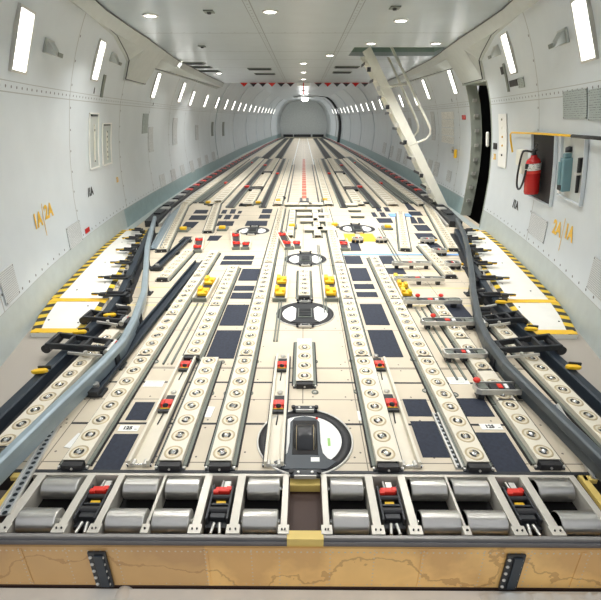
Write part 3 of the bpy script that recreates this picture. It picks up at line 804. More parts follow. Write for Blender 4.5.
pads6(370, 170, [
    ([(310, 470), (440, 470), (400, 438), (285, 438)], 'right, beneath the second small restraint box'),
    ([(290, 416), (408, 416), (370, 380), (265, 380)], 'right, beneath the rear small restraint box'),
    ([(288, 366), (373, 366), (340, 330), (258, 330)], 'right, behind the small restraint boxes'),
    ([(248, 322), (290, 322), (262, 282), (240, 282)], 'right, narrow slanted, left of two'),
    ([(292, 322), (332, 322), (304, 286), (280, 286)], 'right, narrow slanted, right of two'),
    ([(240, 274), (318, 274), (300, 250), (228, 250)], 'right, small, near the ladder foot'),
    ([(375, 276), (440, 276), (420, 254), (365, 254)], 'right, just below the ladder foot'),
    ([(55, 318), (140, 318), (125, 290), (35, 290)], 'right, wide, left of the blue markers'),
    ([(20, 282), (46, 282), (30, 255), (4, 255)], 'right grid, front left'),
    ([(68, 282), (100, 282), (84, 255), (54, 255)], 'right grid, front right'),
    ([(44, 250), (74, 250), (60, 224), (30, 224)], 'right grid, rear left'),
    ([(94, 250), (124, 250), (108, 224), (78, 224)], 'right grid, rear right'),
    ([(230, 240), (280, 244), (225, 195), (200, 195)], 'right, slanted, beside the aft tray')])

for k, (px, py) in enumerate(((156, 362), (200, 362), (222, 362.5), (239, 362), (256, 362), (211, 393.6), (227, 393.6), (250, 393.6), (315, 362), (315, 392.5), (352, 361), (357, 392), (413, 360), (425.5, 391), (455, 395), (205, 393), (262, 326), (349, 326))):
    x, y = F(px, py); t = thing('tie_down_ring', 'small metal tie-down ring set in a floor seam beside the trays', 'ring', (x, y, 0), 0, 'tie-down rings in the floor seams')
    b = MB(); b.lathe([(.016, .001), (.016, .006), (.022, .006), (.022, .001)], M['traygrey'], None, 16, cap=False); b.build('ring_loop', t)
    b = MB(); b.lathe([(.009, .001), (.009, .007), (0, .009)], M['alu'], None, 12); b.build('stud', t)
# ================================================================== SIDE GUIDES, BEAMS, PLATFORMS
R1 = [(1.52, .95), (1.46, 1.5), (1.405, 2.0), (1.360, 2.45), (1.375, 2.8), (1.44, 3.15), (1.60, 3.7), (1.80, 4.3), (2.05, 5.1), (2.28, 5.9), (2.50, 6.9)]
R1L = [(1.52, .95), (1.46, 1.5), (1.405, 2.0), (1.350, 2.45), (1.33, 2.75), (1.375, 3.1), (1.50, 3.7), (1.72, 4.4), (1.98, 5.2), (2.20, 6.0), (2.46, 7.0)]
R1R = R1
B1 = [(1.76, 1.5), (1.75, 2.5), (1.74, 3.4), (1.80, 3.9), (1.98, 4.7), (2.20, 5.7), (2.36, 6.45)]
for s, sn, mm in ((-1, 'left', 'bluegrey'), (1, 'right', 'railgrey')):
    t = thing('side_guide_rail', 'raised %s side guide rail bowing outward on the %s' % ('blue-grey' if s < 0 else 'dark grey', sn), 'rail', (s * 1.39, 1.5, 0))
    R1 = R1L if s < 0 else R1R
    pth = [Vector((s * x - s * 1.39, y - 1.5, 0)) for x, y in R1]
    b = MB(); b.sweep(pth, [(-.028, .105), (.028, .105), (.028, .148), (.016, .158), (-.016, .158), (-.028, .148)], M[mm]); b.build('top_rail', t, bevel=.003)
    b = MB(); b.sweep(pth, [(-.008, .03), (.008, .03), (.008, .106), (-.008, .106)], M[mm]); b.build('rail_web', t)
    for k, (yy) in enumerate((2.62, 3.3, 4.0, 4.8, 5.6, 6.4)):
        xx = lerp([(y, x) for x, y in R1], yy); b = MB(); q = s * xx - s * 1.39; y_ = yy - 1.5
        b.box(q - .055, q + .055, y_ - .05, y_ + .05, 0, .014, M['char']); b.box(q - .02, q + .02, y_ - .03, y_ + .03, .014, .1, M['char'])
        for e in (-1, 1): b.cyl((q + e * .038, y_ + .03, .014), (q + e * .038, y_ + .03, .022), .008, M['alu'], 8)
        b.build('rail_foot', t, bevel=.002)
    t = thing('outer_beam', 'long dark navy beam along the %s platform edge' % sn, 'beam', (s * 1.75, 2.5, 0))
    pth = [Vector((s * (x + (.07 if s > 0 else 0) * max(0, min(1, (4.6 - y) / 1.2))) - s * 1.75, y - 2.5, 0)) for x, y in B1]
    b = MB(); b.sweep(pth, [(-.035, 0), (.035, 0), (.035, .075), (.028, .082), (-.028, .082), (-.035, .075)], M['navyrail']); b.build('beam_body', t)
    b = MB(); b.sweep([p + Vector((-s * .064, 0, 0)) for p in pth], [(-.026, .002), (.026, .002), (.026, .012), (-.026, .012)], M['black']); b.build('dark_gutter', t)
    # white platform with striped edge
    k_ = .06 if s > 0 else 0
    inn = [(1.82 + k_, 3.06), (1.83 + k_, 3.45), (1.90 + k_ * .6, 3.85), (2.06, 4.6), (2.26, 5.6), (2.42, 6.5)]
    out = [(2.22, 3.06), (2.34, 3.40), (2.445, 3.8), (2.58, 4.6), (2.73, 5.6), (2.82, 6.5)]
    t = thing('side_platform', 'white side platform with yellow and black striped edges on the %s' % sn, 'platform', (s * 2.1, 3.8, 0))
    def P(l, z, dx=0): return [(s * (x + dx) - s * 2.1, y - 3.8) for x, y in l]
    def ribbon(a, c, z0, z1, m, name):
        b = MB()
        for i in range(len(a) - 1):
            q = [a[i], c[i], c[i + 1], a[i + 1]]; b.prism(q if s > 0 else list(reversed(q)), z0, z1, m)
        return b.build(name, t)
    ribbon(P(inn, 0), P(out, 0), .002, .042, M['platform'], 'platform_plate')
    ribbon(P(out, 0, -.075), P(out, 0), .042, .044, M['hazard'], 'outer_striped_edge')
    ribbon(P(inn, 0), P(inn, 0, .06), .042, .044, M['hazard'], 'inner_striped_edge')
    for ya, yb, nm in ((3.06, 3.135, 'front'), (3.70, 3.775, 'middle'), (6.46, 6.5, 'rear')):
        xa, xb = lerp([(y, x) for x, y in inn], ya), lerp([(y, x) for x, y in out], ya)
        b = MB(); a_, c_ = s * (xa) - s * 2.1, s * (xb) - s * 2.1
        b.box(min(a_, c_), max(a_, c_), ya - 3.8, yb - 3.8, .0445, .0465, M['yellow']); b.build(nm + '_yellow_band', t)
    b = MB()
    for x, y in ((1.92, 3.25), (2.2, 3.3), (2.0, 3.6), (2.3, 4.0), (2.1, 4.2), (2.4, 4.9), (2.3, 5.3), (2.55, 5.8)):
        b.lathe([(.008, .042), (.008, .046), (0, .047)], M['ink'], Matrix.Translation((s * x - s * 2.1, y - 3.8, 0)), 8)
    b.build('fasteners', t)

def big_bracket(s, y, x_in, x_out, label, dep=.15, h=.12, grp='black side latches over the outer beams'):
    t = thing('side_latch', label, 'latch', (s * x_in, y, 0), 0, grp)
    L = x_out - x_in
    b = MB()
    for e in (-1, 1): b.bar((0, e * dep * .30, h * .65), (s * L, e * dep / 2, h), .020, .045, M['char'])
    for q in (.05, .38, .68, .97): b.bar((s * L * q, -dep * (.30 + .2 * q), h * (.65 + .35 * q)), (s * L * q, dep * (.30 + .2 * q), h * (.65 + .35 * q)), .022, .04, M['char'])
    b.build('latch_frame', t, bevel=.004)
    b = MB(); b.cyl((s * L, -dep * .55, h * .8), (s * L, dep * .55, h * .8), .034, M['black'], 18); b.build('end_roller', t)
    b = MB(); b.box(-.05, .05, -dep * .45, dep * .45, .014, h * .62, M['char']); b.cyl((0, -dep * .5, h * .55), (0, dep * .5, h * .55), .022, M['alu'], 14)
    b.build('pivot_block', t, bevel=.004)
    b = MB(); b.box(s * L * .45 - .03, s * L * .45 + .03, -dep * .3, dep * .3, .083, h * .8, M['black']); b.build('rubber_pad', t)
    b = MB(); b.bar((s * .02, -dep * .65, .06), (s * L * .6, -dep * .7, .09), .012, .02, M['alu']); b.cyl((s * L * .3, -dep * .7, .088), (s * L * .3, -dep * .7, .105), .012, M['alu'], 12)
    b.build('steel_link', t)
    b = MB(); b.box(-.02, .02, dep * .2, dep * .45, h * .62, h * .62 + .006, M['red']); b.build('red_mark', t)
    return t
for s, sn in ((-1, 'left'), (1, 'right')):
    big_bracket(s, 2.78, 1.44, 1.87, 'largest black open-frame side latch, nearest, on the %s' % sn, .17, .13)
    big_bracket(s, 3.26, 1.53, 1.84, 'second black open-frame side latch on the %s' % sn, .13, .11)
def arm(s, y, x_in, x_out, label, h=.10, tip=True):
    t = thing('swing_latch', label, 'latch', (s * x_in, y, 0), 0, 'latch arms over the striped platforms')
    L = x_out - x_in
    b = MB(); b.prism([(0, -.045), (s * L * .6, -.040), (s * L * .8, -.02), (s * L * .8, .02), (s * L * .6, .040), (0, .045)][::(1 if s > 0 else -1)], .075, h, M['char'])
    b.cyl((s * L * .1, 0, h), (s * L * .55, 0, h + .004), .018, M['black'], 12); b.build('arm_body', t, bevel=.004)
    b = MB(); b.prism([(s * L * .55, -.036), (s * L * .98, -.028), (s * L * .98, -.004), (s * L * .55, -.008)][::(1 if s > 0 else -1)], h, h + .006, M['hazard']); b.box(min(s * L * .84, s * L), max(s * L * .84, s * L), -.014, .014, h - .02, h - .002, M['yellow']); b.build('striped_tip', t)
    b = MB(); b.box(-.03, .03, -.04, .04, 0.0, .075, M['char']); b.build('arm_mount', t, bevel=.003)
xin = lambda y: lerp([(q, x) for x, q in R1], y) + .07
for s, sn in ((-1, 'left'), (1, 'right')):
    for k, (y, ln) in enumerate(((3.78, .34), (4.25, .33), (4.75, .25), (5.28, .24), (5.85, .22), (6.35, .2))):
        arm(s, y, xin(y), xin(y) + ln, '%s black latch arm with yellow striped tip on the %s platform edge' % (['nearest', 'second', 'third', 'fourth', 'fifth', 'farthest'][k], sn))
    hp = ((40, 371), (80, 332), (110, 315)) if s < 0 else ((573, 367), (531, 329), (501, 302))
    for k, (px, py) in enumerate(hp):
        X, Y = F(px, py, .10); t = thing('release_lever', '%s yellow handle on the dark navy beam on the %s' % (['nearest', 'second', 'third'][k], sn), 'lever', (X, Y, .082), s * -.15, 'yellow handles on the outer beams')
        b = MB(); b.prism([(-.055, -.008), (-.035, -.024), (.035, -.022), (.055, -.002), (.03, .018), (-.03, .016)], .008, .032, M['yellow']); b.build('grip', t, bevel=.006)
        b = MB(); b.box(-.03, .04, .0, .035, 0, .014, M['alu']); b.box(-.02, .06, .022, .032, .012, .040, M['char']); b.build('handle_base', t)
# dark clutter blocks between beam and rail
for s, sn in ((-1, 'left'), (1, 'right')):
    for k, y in enumerate((3.52, 3.95, 4.5, 5.05, 5.6, 6.1)):
        x = xin(y) + .02; t = thing('pivot_housing', '%s small black pivot housing between rail and beam on the %s' % (['nearest', 'second', 'third', 'fourth', 'fifth', 'farthest'][k], sn), 'housing', (s * x, y, 0), 0, 'pivot housings')
        b = MB(); b.box(-.045, .045, -.06, .06, 0, .05, M['char']); b.cyl((-.05, 0, .055), (.05, 0, .055), .026, M['black'], 14); b.build('housing_body', t, bevel=.004)
        b = MB(); b.bar((s * -.04, .05, .04), (s * .14, .07, .07), .02, .016, M['alu']); b.build('link_bar', t)
# left loose guide rails lying over the floor
def guide(p0, p1, label, m='navyrail', w=.05, foot=True, h=.05):
    a = Vector((*p0, 0)); c = Vector((*p1, 0)); L = (c - a).length; rz = math.atan2(-(c.x - a.x), c.y - a.y)
    t = thing('floor_guide_rail', label, 'rail', a, rz, None)
    b = MB(); b.box(-w, w, 0, L, .018, .024, M[m]); b.box(-w, -w + .018, 0, L, .024, h, M[m]); b.box(w - .018, w, 0, L, .024, h, M[m]); b.build('rail_channel', t, bevel=.002)
    b = MB()
    for q in ([.0] if foot else []) + [L * .5, L - .05]:
        b.box(-w * 1.3, w * 1.3, q - .04, q + .05, .0, .018, M['char'])
    b.build('rail_feet', t)
    if foot:
        b = MB(); b.cyl((0, .03, .024), (0, .03, .062), .022, M['alu'], 14); b.box(-.03, .05, -.05, .0, .018, .05, M['char']); b.build('end_fitting', t)
guide(F(95, 394), F(199, 264), 'long dark grey guide rail on the left running aft from a round fitting')
guide(F(157, 270), F(188, 241), 'short dark guide rail on the left behind the long one')
guide(F(156, 250), F(177, 209), 'blue-grey guide rail on the left beside the black side rail', 'bluegrey', .07, False)
# ================================================================== RESTRAINT BOXES (right) AND STOP UNITS
def rbox(x0, x1, yp, dep, label, knobs=(), h=.065, yel=False):
    X0, Y = F(x0, yp, .05); X1 = F(x1, yp, .05)[0]; L = X1 - X0
    t = thing('restraint_box', label, 'restraint box', (X0, Y, 0), 0, 'metal restraint boxes on the right')
    z0 = .046 
    z1 = z0 + h * .6
    b = MB()
    pts = [(0, -dep * .35), (dep * .3, -dep / 2), (L - dep * .3, -dep / 2), (L, -dep * .35), (L, dep * .35), (L - dep * .3, dep / 2), (dep * .3, dep / 2), (0, dep * .35)]
    b.prism(pts, z0, z0 + .010, M['alu']); n = len(pts)
    ip = [(min(max(x, .012), L - .012), y * .80) for x, y in pts]
    vs = [(x, y, z) for z in (z0 + .01, z1) for x, y in pts] + [(x, y, z) for z in (z0 + .01, z1) for x, y in ip]
    fs = []
    for i in range(n):
        j = (i + 1) % n; fs += [(i, j, n + j, n + i), (2 * n + j, 2 * n + i, 3 * n + i, 3 * n + j), (n + i, n + j, 3 * n + j, 3 * n + i)]
    b.add(vs, fs, M['alu']); b.build('box_shell', t, bevel=.002)
    b = MB(); b.box(L * .28, L * .72, -dep * .3, dep * .3, z0 + .01, z1 - .006, M['char']); b.box(L * .05, L * .22, -dep * .28, dep * .28, z0 + .01, z1 - .004, M['traygrey']); b.box(L * .78, L * .95, -dep * .28, dep * .28, z0 + .01, z1 - .004, M['traygrey']); b.build('inner_mechanism', t)
    b = MB(); b.box(L * .42, L * .50, -dep * .22, dep * .22, z1 - .006, z1, M['red']); b.build('red_flag', t)
    b = MB(); b.box(L * .54, L * .60, -dep * .26, dep * .2, z1 - .006, z1 + .001, M['white']); b.build('white_flag', t)
    for q in (.12, .5, .88): b = MB(); b.box(L * q - .02, L * q + .02, -dep * .3, dep * .3, 0.001, z0, M['char']); b.build('box_mount', t)
    for k in knobs:
        kx = F(k, yp, .1)[0] - X0
        b = MB(); b.cyl((kx, dep * .2, z1), (kx, dep * .2, z1 + .02), .006, M['alu'], 8); b.lathe([(0, 0), (.018, .004), (.024, .016), (.018, .028), (0, .032)], M['red'], Matrix.Translation((kx, dep * .2, z1 + .012)), 16); b.build('red_knob', t)
    if yel: b = MB(); b.box(L, L + .035, -.02, .02, z0, z0 + .02, M['yellow']); b.build('yellow_tip', t)
rbox(474, 528, 390, .10, 'nearest long metal restraint box on the right with a red knob', (482,))
rbox(443, 486, 355, .085, 'second metal restraint box on the right, without a knob')
rbox(421, 477, 323, .085, 'third metal restraint box on the right with a red knob', (437,))
rbox(403, 461, 302, .075, 'fourth metal restraint box on the right with two red knobs', (421, 445))
rbox(394, 444, 280, .07, 'fifth metal restraint box on the right, plain, behind the two knobs')
rbox(392, 431, 264.5, .07, 'sixth metal restraint box, before the blue tape')
rbox(445, 460, 264.5, .12, 'short metal restraint box with a yellow tip at the right, before the blue tape', yel=True)
rbox(432, 446, 251.5, .12, 'short metal restraint box with a yellow tip touching the blue tape', yel=True)
rbox(421, 434, 240.5, .12, 'short rear metal restraint box with a yellow tip on a dark pad', yel=True)
rbox(352, 363, 239, .12, 'small metal box on the left yellow patch', h=.05)
rbox(376, 387, 239, .12, 'small metal box on the right yellow patch', h=.05)
def stop_unit(q, label, colr, n, w=.12, grp='stop units'):
    """q = near and far ground points"""
    a = Vector((*q[0], 0)); c = Vector((*q[1], 0)); L = (c - a).length; rz = math.atan2(-(c.x - a.x), c.y - a.y)
    t = thing('stop_unit', label, 'stop unit', a, rz, grp)
    b = MB(); b.box(-w / 2, w / 2, 0, L, .001, .012, M['tray'])
    for s in (-1, 1): b.box(s * w / 2 - .008, s * w / 2 + .008, 0, L, .001, .05, M['tray'])
    b.box(-w / 2, w / 2, -.005, .012, .001, .04, M['traygrey']); b.build('unit_channel', t, bevel=.002)
    b = MB(); b.box(-w * .34, w * .34, .02, L - .02, .012, .026, M['char']); b.build('mechanism', t)
    for k in range(n):
        y = L * (k + .55) / n
        b = MB(); hk = 1 if colr == 'yellow' else .45; b.box(-w * .36, w * .36, y - L * .13 * 2 / n * hk, y + L * .13 * 2 / n * hk, .026, .026 + .03 * hk, M[colr]); b.box(-w * .42, -w * .1, y - L * .05 * hk, y + L * .10 * hk, .026, .03 + .055 * hk, M[colr]); b.box(w * .12, w * .40, y - L * .09 * hk, y + L * .04 * hk, .026, .03 + .048 * hk, M[colr]); b.build('%s_stop' % ('red' if colr == 'red' else 'yellow'), t, bevel=.006)
    return t
stop_unit((F(279.5, 302), F(282.5, 279)), 'yellow stop unit just left of the second round plate', 'yellow', 2, w=.13)
stop_unit((F(331.5, 302), F(328.5, 279)), 'yellow stop unit just right of the second round plate', 'yellow', 2, w=.13)
stop_unit((F(200, 302), F(213, 280)), 'slanted yellow stop unit among the left trays', 'yellow', 2, w=.13)
stop_unit((F(408, 301), F(397, 279)), 'slanted yellow stop unit touching the restraint box with two knobs', 'yellow', 3, w=.12)
G_ = 'red stop units in the middle distance'
stop_unit((F(197, 253), F(200, 239)), 'red stop unit on the left between dark pads', 'red', 2, w=.13, grp=G_)
stop_unit((F(237, 250), F(235.5, 234)), 'red stop unit left of centre, before the left far round plate', 'red', 2, w=.13, grp=G_)
stop_unit((F(245, 250), F(247, 243)), 'short red stop unit beside the left-of-centre one', 'red', 1, w=.12, grp=G_)
stop_unit((F(289.5, 250), F(280, 233)), 'slanted red stop unit left of the third round plate', 'red', 2, w=.13, grp=G_)
stop_unit((F(296, 249), F(297, 242)), 'short red stop unit just above the third round plate', 'red', 1, w=.13, grp=G_)
stop_unit((F(345, 251), F(342, 241)), 'red stop unit right of the third round plate', 'red', 1, w=.13, grp=G_)
YG = 'small yellow latches in the middle distance'
for px, py, wh in ((183, 232, 'far left on the dark pad'), (222, 231, 'left, on the wide dark pad'), (292, 229, 'left of the staggered blocks'), (334.5, 228, 'right of the staggered blocks'), (388, 230, 'right, beside the dark grid pads'), (208, 205, 'far left beside the aft trays'), (258, 205, 'left, at the start of the aft tracks'), (278, 203, 'left of the ladder pattern'), (325, 202, 'right of the ladder pattern')):
    a = F(px, py); t = thing('yellow_latch', 'small yellow latch ' + wh, 'latch', (a[0], a[1], 0), 0, YG)
    b = MB(); b.box(-.08, .08, -.02, .20, .001, .03, M['traygrey']); b.build('latch_base', t)
    b = MB(); b.box(-.05, .05, .0, .08, .03, .075, M['yellow']); b.build('yellow_block', t, bevel=.01)
for px, py, w, wh in ((243, 206, .16, 'left of the yellow latch at the start of the aft tracks'), (251, 203, .14, 'between two yellow latches at the start of the aft tracks'), (362, 203.5, .34, 'right, lying across the start of the aft tracks'), (284, 198.5, .08, 'beside the yellow latch left of the ladder pattern')):
    x, y = F(px, py); t = thing('floor_connector', 'small black floor connector ' + wh, 'connector', (x, y, 0))
    b = MB(); b.box(-w / 2, w / 2, -.06, .06, .001, .03, M['char']); b.build('connector_body', t, bevel=.004)
    b = MB(); b.cyl((-w * .2, 0, .03), (-w * .2, 0, .05), .03, M['black'], 12); b.build('connector_cap', t)
# yellow patches, blue tape
for x0, x1, y0, y1, wh in ((346, 358, 234, 241.5, 'left'), (363, 377, 234, 241.5, 'right')):
    b = MB(); a = F(x0, y1); c = F(x1, y1); d = F(x1, y0)[1]; b.box(a[0], c[0], a[1], d, .001, .0045, M['yellow']); tag(b.build('yellow_patch'), 'bright yellow floor patch, the %s of two, behind the blue tape' % wh, 'floor patch')
b = MB(); a = F(343, 255.4); c = F(466, 255.4); d = F(300, 254)[1]; b.box(a[0], c[0], a[1], d, .0045, .006, M['blue']); tag(b.build('blue_tape'), 'long strip of blue tape across the floor on the right', 'tape')
for x, wh in ((394, 'left'), (405.5, 'right')):
    a = F(x, 215.5); b = MB(); b.box(a[0] - .09, a[0] + .09, a[1] - .12, a[1] + .12, .001, .012, M['blue']); tag(b.build('blue_marker'), 'small blue marker, the %s one of two on the right' % wh, 'marker')
# staggered blocks on the centre line
k = 0
for py, xs in ((207, (292, 305, 316)), (212, (299, 313)), (218, (305, 320)), (224, (309, 322)), (233, (314, 327)), (207.5, (352,)), (212.5, (355,)), (218.5, (358,))):
    for px in xs:
        k += 1; a = F(px, py); w = .30 if px < 330 else .25
        t = thing('raised_block', 'low beige raised block with dark front, one of the staggered blocks on the centre line', 'block', (a[0], a[1], 0), 0, 'staggered blocks')
        if px > 330: t['label'] = 'low beige raised block in the short column behind the right round plate'; t['group'] = 'short column of blocks'
        b = MB(); b.box(-w / 2, w / 2, 0, .2, .04, .055, M['tray']); b.build('block_top', t, bevel=.004)
        b = MB(); b.box(-w / 2 + .01, w / 2 - .01, .015, .19, .001, .04, M['traygrey']); b.build('block_base', t)
# ================================================================== FAR TRACKS
def far_strip(x0, y0, x1, y1, w, m, label, cat='track', h=.03, name='aft_floor_track', group='aft floor tracks', ribs=0, lips=True):
    a = Vector((x0, y0, 0)); c = Vector((x1, y1, 0)); L = (c - a).length; rz = math.atan2(-(c.x - a.x), c.y - a.y)
    t = thing(name, label, cat, a, rz, group)
    b = MB(); b.box(-w / 2, w / 2, 0, L, .001, h * .4, M[m]); b.build('track_bed', t)
    if lips:
        b = MB()
        for s in (-1, 1): b.box(s * w / 2 - .014, s * w / 2 + .014, 0, L, .001, h, M['traygrey'])
        b.build('track_lip', t)
    for i in range(ribs):
        b = MB(); y = L * (i + .5) / ribs; b.box(-w * .4, w * .4, y - .08, y + .08, h * .4, h * 1.6, M['red']); b.build('red_stop', t)
for s, sn in ((-1, 'left'), (1, 'right')):
    far_strip(s * .81, 8.5, s * .83, 19.6, .12, 'black', 'dark aft track nearest the centre line on the %s' % sn, ribs=1)
    far_strip(s * 1.46, 8.5, s * 1.42, 19.4, .15, 'black', 'dark aft track, second from the centre line, on the %s' % sn, ribs=2)
    far_strip(s * 2.14, 9.0, s * 2.0, 20.5, .09, 'black', 'thin dark aft track nearest the wall on the %s' % sn, ribs=2)
    far_strip(s * 2.28, 9.0, s * 2.12, 20.5, .05, 'char', 'very thin grey aft track beside the outer rail on the %s' % sn)
    far_strip(s * 1.10, 19.6, s * 1.0, 40, .30, 'well', 'broad black aft strip nearer the centre line on the %s' % sn)
    far_strip(s * 1.70, 19.6, s * 1.45, 40, .36, 'well', 'broad black aft strip nearer the wall on the %s' % sn)
    far_strip(s * .40, 17, s * .33, 41, .05, 'white', 'bright white aft floor line on the %s of the centre' % sn, lips=False)
    far_strip(s * .33, 8.6, s * .33, 17, .03, 'char', 'thin dark line edging the ladder pattern on the %s' % sn, lips=False)
    for k, (X, Y) in enumerate(((1.18, 10.6), (1.17, 14.0))):
        b = MB(); b.box(s * X - .16, s * X + .16, Y, Y + .5, .001, .05, M['black']); tag(b.build('black_floor_box'), 'small black box on the aft floor tracks on the %s, the %s of two' % (sn, ['nearer', 'farther'][k]), 'box')
    # outer rail with red rollers
    t = thing('aft_side_rail', 'long black side rail with red stops running aft along the %s wall' % sn, 'rail', (s * 2.6, 7, 0))
    AR = [(2.50, 6.9), (2.62, 8), (2.68, 10), (2.66, 13), (2.60, 17), (2.50, 22), (2.36, 28), (2.12, 34), (1.72, 41)]
    pth = [Vector((s * x - s * 2.6, y - 7, 0)) for x, y in AR]
    b = MB(); b.sweep(pth, [(-.10, 0), (.10, 0), (.10, .10), (-.10, .10)], M['char']); b.build('rail_body', t)
    b = MB(); b.sweep([p + Vector((-s * .14, 0, 0)) for p in pth], [(-.02, 0), (.02, 0), (.02, .05), (-.02, .05)], M['alu']); b.build('inner_lip', t)
    y = 7.4; k = 0
    while y < 36:
        x = lerp([(q, x) for x, q in AR], y); q = s * x - s * 2.6
        b = MB(); b.box(q - .06, q + .06, y - 7, y - 7 + .35, .10, .125, M['char']); b.box(q - .07, q + .07, y - 7 + .4, y - 7 + .60, .10, .125, M['red' if y > 9 else 'alu']); b.build('rail_stop', t)
        y += .75
    # grey-teal gutter between rail and wall is the setting
    b = MB(); yy = [6.6] + [q for q in YS if q > 6.7 and q < 43]
    for ya, yb in zip(yy, yy[1:]):
        w0, w1 = Wp(ya, 0), Wp(yb, 0); b.prism([(s * (w0 - .11), ya), (s * w0, ya), (s * w1, yb), (s * (w1 - .11), yb)][::s], .0, .012, M['kick'])
    struct(b.build('baseboard_' + sn))
b = MB(); b.box(-.10, -.04, 0, .5, .001, .02, M['char']); b.box(.04, .10, 0, .5, .001, .02, M['char']); b.box(-.05, .05, -.02, .1, .001, .02, M['char'])
tag(b.build('track_clip', loc=(.02, 9.1, 0)), 'small U-shaped dark clip at the near end of the red centre line', 'clip')

# ================================================================== LADDER
t = thing('ship_ladder', 'cream metal ladder with handrails leaning from the ceiling hatch to the floor', 'ladder', (2.74, 8.5, 0))
o_ = Vector((2.74, 8.5, 0)); yA, yB = 8.28, 8.72
topx, botx = 1.06, 2.74
for yy, z1 in ((yA, 2.72), (yB, 2.72)):
    b = MB(); b.bar(Vector((topx, yy, z1)) - o_, Vector((botx, yy, .02)) - o_, .035, .155, M['cream'], up=(.85, 0, .53)); b.build('stringer', t, bevel=.006)
for k in range(10):
    u = (k + .7) / 10.4; x = botx + (topx - botx) * u; z = 2.7 * u
    b = MB(); b.box(x - .13, x + .05, yA + .02, yB - .02, z - .012, z + .012, M['cream']); b.box(x - .135, x - .125, yA + .02, yB - .02, z - .03, z + .014, M['char']); q = b.build('tread', t); q.data.transform(Matrix.Translation(-o_))
for k in range(9):
    u = (k + .4) / 9.2; x = botx + (topx - botx) * u - .085; z = 2.7 * u - .05
    b = MB(); b.box(x - .03, x + .03, yA - .03, yA + .02, z - .035, z + .035, M['alu'] if k % 2 else M['char']); q = b.build('side_bracket', t, bevel=.004); q.data.transform(Matrix.Translation(-o_))
def hit_y(px, py, Y):
    d = ray(px, py); k = Y / d.y; return Vector((d.x * k, Y, CH + d.z * k))
for yy, pts in ((yA, [(390, 44), (428.5, 124), (430.5, 129), (430, 134), (426, 139), (409, 146)]), (yB, [(385, 50), (417, 121), (418.3, 126), (417.5, 132), (414, 136), (404, 140)])):
    b = MB(); b.tube([hit_y(x, y, yy) - o_ for x, y in pts], .022, M['cream']); b.build('handrail', t)
b = MB(); b.tube([hit_y(381, 87.5, yA) - o_, hit_y(407, 84, yA) - o_], .020, M['cream']); b.build('handrail_brace', t)
b = MB(); b.box(-.10, .12, -.30, .30, .0, .035, M['cream']); b.build('foot_plate', t, bevel=.004)

# ================================================================== CEILING LAMPS AND HANGING TAGS
def area(name, T, sx, sy, W_, col=(1, .98, .95), spread=PI):
    l = bpy.data.lights.new(name, 'AREA'); l.shape = 'RECTANGLE'; l.size = sx; l.size_y = sy; l.energy = W_; l.color = col; l.spread = spread
    o = bpy.data.objects.new(name, l); COL.objects.link(o); o.matrix_world = T; return o
lampspots = [((270, 11), 'near, left of centre'), ((401, 20), 'near, right of the hatch'), ((150, 15), 'near the left wall cover'), ((371, 43), 'by the hatch corner'), ((330, 55), 'right of centre'), ((303.5, 63), 'on the centre line, nearest of three'), ((303.5, 72), 'on the centre line, middle of three'), ((303.5, 79), 'on the centre line, farthest of three'), ((436, 43), 'by the right end of the hatch'), ((179, 61), 'left, first over the left wall cover'), ((219, 73), 'left, last before the ceiling ends')]
extra = [(-.9, 2.4), (.9, 2.4), (0, 3.6), (-1.3, 3.9), (1.3, 3.9)]
def make_clamp(x, y, label, vis=True):
    t = thing('ceiling_lamp', label, 'ceiling lamp', (x, y, CZ), 0, 'round ceiling lamps')
    b = MB(); b.lathe([(.085, 0.0), (.085, -.012), (.066, -.014), (.066, -.004)], M['alu'], None, 24, cap=False); b.build('lamp_bezel', t)
    b = MB(); b.lathe([(.066, -.006), (.05, -.012), (0, -.014)], M['lamp'], None, 24, cap=False); b.build('lamp_glass', t)
    T = Matrix.Translation((x, y, CZ - .03))
    area('ceiling_lamp_light', T, .12, .12, CEIL_LAMP_W * (.55 if y < 4.5 else 1.15), spread=math.radians(125))
for (px, py), wh in lampspots:
    x, y = F(px, py, CZ); make_clamp(x, min(y, 14.5), 'small round lit ceiling lamp ' + wh)
for x, y in extra: make_clamp(x, y, 'small round lit ceiling lamp overhead near the nose, outside the picture')
for k, y in enumerate((18, 22, 26, 30, 34, 38)):
    t = thing('ceiling_lamp', 'far round ceiling lamp of the aft hold', 'ceiling lamp', (0, y, 3.06), 0, 'aft ceiling lamps')
    r = .75 if k == 4 else .12
    if k == 4: t['label'] = 'broad white dish lamp with a glowing globe near the far aft wall'
    b = MB(); b.lathe([(r, 0), (r, -.04), (r * .8, -.07)], M['cover'], None, 24, cap=False); b.build('lamp_bezel', t)
    b = MB(); b.lathe([(r * .8, -.06), (0, -.07)], M['cover' if k == 4 else 'lamp'], None, 24, cap=False); b.build('lamp_cover', t)
    if k == 4:
        b = MB(); b.lathe([(0, 0), (.22, -.02), (.26, -.12), (.15, -.2), (0, -.22)], M['lamp'], Matrix.Translation((.1, 0, -.08)), 20); b.build('lamp_glass', t)
    if y > 25:
        l = bpy.data.lights.new('aft_fill_light', 'POINT'); l.energy = 14 if y < 36 else 45; l.shadow_soft_size = .3; o = bpy.data.objects.new('aft_fill_light', l); COL.objects.link(o); o.location = (0, y, 2.6)  # unseen point fill added below the lamps to brighten the aft bulkhead
    area('aft_lamp_light', Matrix.Translation((0, y, 2.8)), .4, .4, 18 if y < 36 else 45)
n = 0
